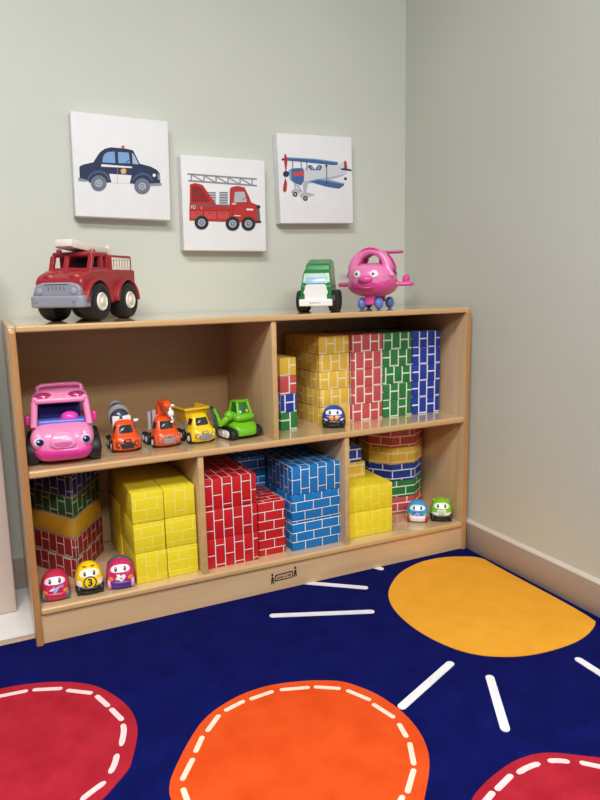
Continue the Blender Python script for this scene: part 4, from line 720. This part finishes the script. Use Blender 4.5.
MB().lathe([(.0135, .032), (.0180, .034), (.0180, .044), (.0130, .045), (.0110, .040)], (0, 0, 0), 'y', 26, 0, MD).build('drum_mouth', plastic('#98989a', .3), drum)
MB().cyl((.034, .010, .066), .0038, .012, 'x', .0012, 16).build('side_handle', WHITE, t)
t, m = mini_truck('toy_crane_truck', 'orange toy crane truck with a white hook, between the mixer and the yellow dump truck', (.3400, .1010, MID), 7, '#e8521c', '#9a9698')
mb = MB(); mb.box((.004, .034, .050), (.034, .036, .050), .006, 3); mb.box((.004, .024, .082), (.020, .018, .030), .005, 3); mb.box((.007, .004, .101), (.022, .046, .018), .006, 3, 0, T(0, 0, 0)); mb.cyl((.006, -.016, .098), .010, .018, 'x', .002, 20); mb.build('crane_arm', m, t, wn=True)
mb = MB(); mb.tube([(.013, -.022, .094), (.014, -.025, .084)], .0035); mb.ell((.0135, -.026, .080), (.0085, .006, .009)); mb.tube([(.0135, -.027, .073), (.0165, -.029, .067), (.0185, -.029, .063), (.0150, -.029, .0595), (.0105, -.029, .0615)], .0026); mb.build('hook', WHITE, t, 60)
mb = MB(); mb.tube([(-.0165, .018, .040), (-.0165, .018, .086)], .0058); mb.tube([(-.0235, .034, .036), (-.0235, .034, .080)], .0058); mb.build('jack_post', plastic('#b9aeb6', .25), t, 60)
MB().cyl((.028, .000, .094), .0032, .012, 'x', .001, 16).build('side_handle', WHITE, t)
t, m = mini_truck('toy_dump_truck', 'yellow toy dump truck on the middle shelf next to the green excavator', (.4290, .0980, MID), 10, '#f2cb14', '#8e8e92')
mb = MB()
mb.prism([(-.026, .044), (.026, .044), (.036, .080), (.032, .081), (.0225, .048), (-.0225, .048), (-.032, .081), (-.036, .080)], 'y', .010, .075, .0012, 2)
mb.prism([(-.026, .044), (.026, .044), (.036, .081), (-.036, .081)], 'y', .006, .011, .0012, 2); mb.box((0, .004, .0815), (.078, .016, .006), .002, 2)
for s_ in (-1, 1): mb.box((s_*.036, .042, .0815), (.006, .072, .006), .002, 2)
mb.build('dump_bed', plastic('#e8bd18', .3, .3), t, wn=True)
for s_ in (-1, 1): MB().tube([(s_*.026, .018, .026), (s_*.026, .018, .060)], .004).build('exhaust_pipe', GREY, t, 60)
# excavator
EG = plastic('#6fbd1c', .28, .35); EGD = plastic('#1f6a2c', .2, .5)
t = thing('toy_excavator', 'lime green toy excavator on black tracks beside the yellow dump truck', 'toy excavator', (.5400, .0950, MID), 12, GM)
for s_ in (-1, 1):
    mb = MB(); mb.prism([(-.036, .004), (-.041, .012), (-.038, .024), (-.026, .031), (.030, .031), (.042, .024), (.045, .012), (.040, .002), (.030, 0), (-.026, 0)], 'x', s_*.027, s_*.047, .003, 2); tr = mb.build('track', BLACK, t)
    mb = MB(); mb.prism(rr(-.026, .030, .006, .025, .0094), 'x', s_*.0465, s_*.0490, .0008, 2)
    for y in (-.014, .002, .018): mb.cyl((s_*.049, y, .0155), .0058, .002, 'x', .0006, 18)
    mb.build('track_wheels', WHITE, tr)
mb = MB(); mb.loftz([(.010, .030, -.044, .040), (.014, .031, -.047, .042), (.026, .031, -.047, .042), (.030, .035, -.042, .044), (.036, .036, -.036, .044), (.041, .032, -.026, .040), (.045, .026, -.020, .034)], 0, 36, 4.5); mb.build('base', EG, t, 60)
mb = MB(); mb.loftz([(.045, .028, -.024, .032), (.049, .031, -.031, .034), (.057, .0315, -.033, .034), (.062, .029, -.028, .032), (.065, .026, -.022, .030)], 0, 36, 4, T(.004, 0, 0)); mb.build('turret', EG, t, 60)
mb = MB()
for x0, y0, x1, y1 in ((-.020, -.022, -.015, -.010), (.020, -.022, .015, -.010), (-.020, .022, -.016, .016), (.020, .022, .016, .016)): mb.tube([(x0+.004, y0, .062), (x1+.004, y1, .093)], .0038)
mb.box((.004, .003, .094), (.036, .030, .006), .0025, 3); mb.ell((-.010, -.010, .0965), (.005, .006, .003)); mb.ell((.018, -.010, .0965), (.005, .006, .003)); mb.build('cab_frame', EG, t, 60)
mb = MB(); mb.loftz([(.062, .0195, -.0225, .020), (.092, .0155, -.0105, .015)], 0, 24, 6, T(.004, 0, 0)); gl = mb.build('cab_glass', EGD, t, 60)
gk = Skin(gl); mb = MB(); gk.lay(mb, ellipse(.012, .071, .0045, .004), .0015, 0); gk.lay(mb, ellipse(-.008, .070, .003, .0035), .0015, 1); mb.build('glass_print', [plastic('#caa27a'), plastic('#b9d8e0')], gl)
mb = MB(); mb.ell((-.036, -.010, .062), (.0135, .012, .0135)); mb.tube([(-.020, -.006, .060), (-.036, -.010, .062), (-.050, -.008, .048), (-.058, -.002, .040)], [.010, .0105, .0085, .007]); mb.tube([(-.056, -.002, .038), (-.064, .000, .056), (-.072, .002, .084)], [.0075, .0065, .0035]); mb.build('boom', EG, t, 60)
MB().tube([(-.044, -.004, .036), (-.057, .002, .052), (-.066, .002, .078)], .0032).build('hydraulic_rod', EGD, t, 60)
mb = MB(); mb.prism([(.012, .090), (.004, .082), (-.006, .062), (-.010, .042), (-.006, .030), (.002, .026), (.000, .034), (-.004, .046), (-.001, .060), (.008, .078), (.015, .086)], 'x', -.080, -.070, .0012, 2); mb.build('bucket', plastic('#23402a', .35, .2), t)

# ------------------------------------------------------------------ little round cars
def mini_car(label, loc, rz, col, skirt, face_col, deco, wheel_col, h=.066, w=.0320, ears=None, crown=None):
    t = thing('mini_car', label, 'toy car', loc, rz, GC)
    k = h/.066
    mb = MB(); mb.loftz([(.012, w*.97, -.031, .031), (.020*k, w*1.02, -.0335, .033), (.030*k, w*1.01, -.0330, .033), (.040*k, w*.96, -.0300, .031), (.049*k, w*.85, -.0250, .027), (.056*k, w*.70, -.0185, .0225), (.0612*k, w*.52, -.0115, .017), (.0645*k, w*.30, -.005, .010), (.0658*k, w*.10, .000, .005), (.066*k, w*.02, .001, .004)], 0, 44, 2.6)
    body = mb.build('body', plastic(col, .3, .3), t, 60); sk = Skin(body)
    mb = MB(); mb.loftz([(.004, w*.90, -.032, .032), (.007, w*1.01, -.0355, .0345), (.016, w*1.035, -.0362, .035), (.0205, w*1.02, -.0352, .0345), (.022, w*.98, -.0330, .0335)], 0, 40, 2.9); sb = mb.build('bumper', plastic(skirt, .35, .2), t, 60)
    mb = MB()
    sk.lay(mb, smooth_closed([(-.0240, .0430*k), (-.0205, .0520*k), (-.010, .0560*k), (.010, .0560*k), (.0205, .0520*k), (.0240, .0430*k), (.012, .0410*k), (-.012, .0410*k)], 2), .0008, 0)
    for x in (-.0105, .0105):
        sk.lay(mb, ellipse(x, .0478*k, .0032, .0050, 16), .0014, 1); sk.lay(mb, ellipse(x-.0009, .0496*k, .0009, .0012, 8), .0020, 0)
    mb.build('eyes', [plastic(face_col), BLACK], t)
    if deco: deco(t, Grown(sk, 1.22, .0255), k)
    if crown: crown(t, sk, k)
    for x in (-w*.80, w*.80):
        for y in (-.020, .020): wheel(t, x, y, .0125, .009, plastic(wheel_col, .45, 0), plastic(wheel_col, .4, 0), .5)
    return t, sk, body
def deco_rose(t, sk, k):
    mb = MB(); lt, pk, or_ = 0, 1, 2
    for s_ in (-1, 1): sk.lay(mb, ellipse(s_*.0185, .0245*k, .0048, .0038, 16), .0008, 2)
    sk.lay(mb, [(-.0055, .0185), (-.0005, .0185), (.0065, .031), (.012, .0350), (.0035, .0335), (-.0035, .0305), (-.010, .0300), (-.007, .0265), (-.002, .0268)], .0008, 0); sk.lay(mb, ellipse(.0125, .0338, .003, .003, 12), .0012, 3); sk.lay(mb, [(-.012, .0275), (-.004, .0325), (-.001, .0350), (-.004, .0275)], .0012, 1)
    mb.build('lightning_print', [plastic('#8fbde8'), plastic('#f3d6ea'), plastic('#f39a28'), plastic('#c06ab0')], t)
def deco_bee(t, sk, k):
    mb = MB()
    for s_ in (-1, 1): sk.lay(mb, ellipse(s_*.020, .0270*k, .0052, .0058, 16), .0008, 2)
    sk.lay(mb, ellipse(.0, .0285*k, .0125, .0118), .0012, 0); sk.lay(mb, ellipse(.0, .0285*k, .0102, .0096), .0018, 1)
    sk.text(mb, '3', .0, .0285*k, .019, .0024, 0)
    mb.build('number_badge', [BLACK, plastic('#f4cd16'), WHITE], t)
    mb = MB()
    for (x, z) in ((-.0075, .0530), (.0075, .0530)): sk.lay(mb, ellipse(x, z*k, .0045, .0009, 16), .0008, 0)
    mb.build('roof_stripes', BLACK, t)
def deco_purple(t, sk, k):
    mb = MB()
    for s_ in (-1, 1): sk.lay(mb, ellipse(s_*.0185, .0268*k, .0048, .0040, 16), .0008, 2)
    sk.lay(mb, [(0, .0205), (.006, .0255), (.0095, .0300), (.0085, .0345), (.0045, .0355), (.001, .0330), (-.003, .0365), (-.0075, .0365), (-.0065, .0320), (-.0100, .0290), (-.0085, .0255), (-.004, .0255)], .0008, 0); sk.lay(mb, ellipse(.001, .0290, .0018, .0018, 10), .0014, 1)
    mb.build('flower_print', [WHITE, plastic('#c24a9a'), plastic('#f39a28')], t)
def deco_blue2(t, sk, k):
    mb = MB()
    for s_ in (-1, 1): sk.lay(mb, ellipse(s_*.0195, .0245*k, .0055, .0046, 16), .0008, 1)
    sk.lay(mb, [(-.0175, .0362*k), (0, .0366*k), (.0175, .0362*k), (.008, .0275*k), (.0005, .0225*k), (-.008, .0275*k)], .0010, 0); sk.text(mb, '2', .001, .0302*k, .0125, .0018, 2); sk.lay(mb, ellipse(0, .0222*k, .0040, .0020, 12), .0014, 3)
    mb.build('number_badge', [plastic('#ef9434'), WHITE, BLACK, plastic('#f0b8b8')], t)
def deco_sky(t, sk, k):
    mb = MB()
    for s_ in (-1, 1): sk.lay(mb, ellipse(s_*.0185, .0255*k, .0044, .0036, 16), .0008, 2)
    sk.lay(mb, ellipse(.0075, .0322*k, .0055, .0050, 18), .0008, 1); sk.lay(mb, ellipse(.0075, .0322*k, .0033, .0030, 14), .0014, 3); sk.lay(mb, ellipse(-.0075, .0325*k, .0036, .0030, 14), .0008, 1); sk.lay(mb, ellipse(-.001, .0275*k, .0065, .0040, 16, 15), .0010, 4); sk.lay(mb, ellipse(-.001, .0275*k, .0030, .0020, 12, 15), .0016, 3)
    mb.build('swirl_print', [WHITE, plastic('#5b59b0'), plastic('#e6cf3a'), plastic('#2f9ad4'), plastic('#c9b9e6')], t)
def deco_green(t, sk, k):
    mb = MB()
    sk.lay(mb, rr(-.0105, .0105, .0225*k, .0358*k, .003), .0008, 0); sk.lay(mb, ellipse(-.0165, .0248*k, .0080, .0046, 16), .0008, 0); sk.lay(mb, ellipse(.0165, .0248*k, .0080, .0046, 16), .0008, 0)
    sk.lay(mb, rr(-.0070, .0070, .0240*k, .0344*k, .0025), .0014, 1); sk.lay(mb, rr(-.0050, .0050, .0255*k, .0330*k, .002), .0020, 0); sk.lay(mb, rr(-.0028, .0028, .0272*k, .0316*k, .0015), .0026, 1)
    mb.build('square_print', [WHITE, plastic('#8cc63a')], t)
    for s_ in (-1, 1): MB().ell((s_*.0205, .002, .0560*k), (.0065, .005, .0075)).build('ear', plastic('#79bb1e'), t)
def crown_teal(t, sk, k):
    mb = MB(); mb.loftz([(.036*k, .0325, -.010, .0325), (.052*k, .0290, -.006, .028), (.060*k, .0215, -.003, .022), (.0665*k, .011, .001, .014), (.0685*k, .003, .004, .008)], 0, 32, 2.6); mb.build('back_shell', plastic('#2f5f6e'), t, 60)
mini_car('round rose pink toy car with a light blue zigzag on the bottom shelf', (.0540, .0590, BOT), -5, '#c3284f', '#bb2449', '#f6d9e6', deco_rose, '#5e6468', .066)
mini_car('round yellow and black toy car with a ringed number 3 on the bottom shelf', (.1305, .0560, BOT), -3, '#f4cd16', '#151515', '#f8f0d8', deco_bee, '#1a1a1a', .072)
mini_car('round purple and magenta toy car with a white flower, beside the bright yellow blocks', (.2040, .0520, BOT), -9, '#c62a66', '#5a2d92', '#f6e4ee', deco_purple, '#e08fb4', .069, w=.0335, crown=crown_teal)
mini_car('round dark blue toy car with an orange beak, on the middle shelf', (.8150, .0830, MID), -29, '#1c48a8', '#141414', '#f4f4f6', deco_blue2, '#141414', .060)
mini_car('round light blue and white toy car standing left of the green one', (1.1000, .0840, BOT), -35, '#3aa2da', '#efe7ea', '#f6f8fa', deco_sky, '#b02a44', .062)
mini_car('round lime green and black toy car near the right end of the bottom shelf', (1.1660, .0560, BOT), -33, '#82c41e', '#141414', '#f6f8f0', deco_green, '#141414', .067)

# ------------------------------------------------------------------ light: ceiling panels of the room and daylight from the rest of the room
def area(name, loc, target, size, sy, power, col=(1, 1, 1)):
    l = bpy.data.lights.new(name, 'AREA'); l.shape = 'RECTANGLE'; l.size = size; l.size_y = sy; l.energy = power; l.color = col
    o = bpy.data.objects.new(name, l); COL.objects.link(o); o.location = loc
    o.rotation_euler = (Vector(target)-Vector(loc)).to_track_quat('-Z', 'Y').to_euler()
area('ceiling_panel_light', (-.5, -1.55, 2.40), (-.5, -1.55, 0), 1.2, .6, 40, (1, .995, .98))
area('ceiling_panel_light', (.3, -3.2, 2.40), (.3, -3.2, 0), 1.2, .6, 66, (1, .995, .98))
w = bpy.data.worlds.new('room_light'); S.world = w; w.use_nodes = True
w.node_tree.nodes['Background'].inputs['Color'].default_value = (.97, 1, .99, 1); w.node_tree.nodes['Background'].inputs['Strength'].default_value = .025
S.view_settings.view_transform = 'Standard'; S.view_settings.look = 'None'; S.view_settings.gamma = 1; S.view_settings.exposure = .73
S.view_settings.use_curve_mapping = False
S.cycles.use_denoising = True
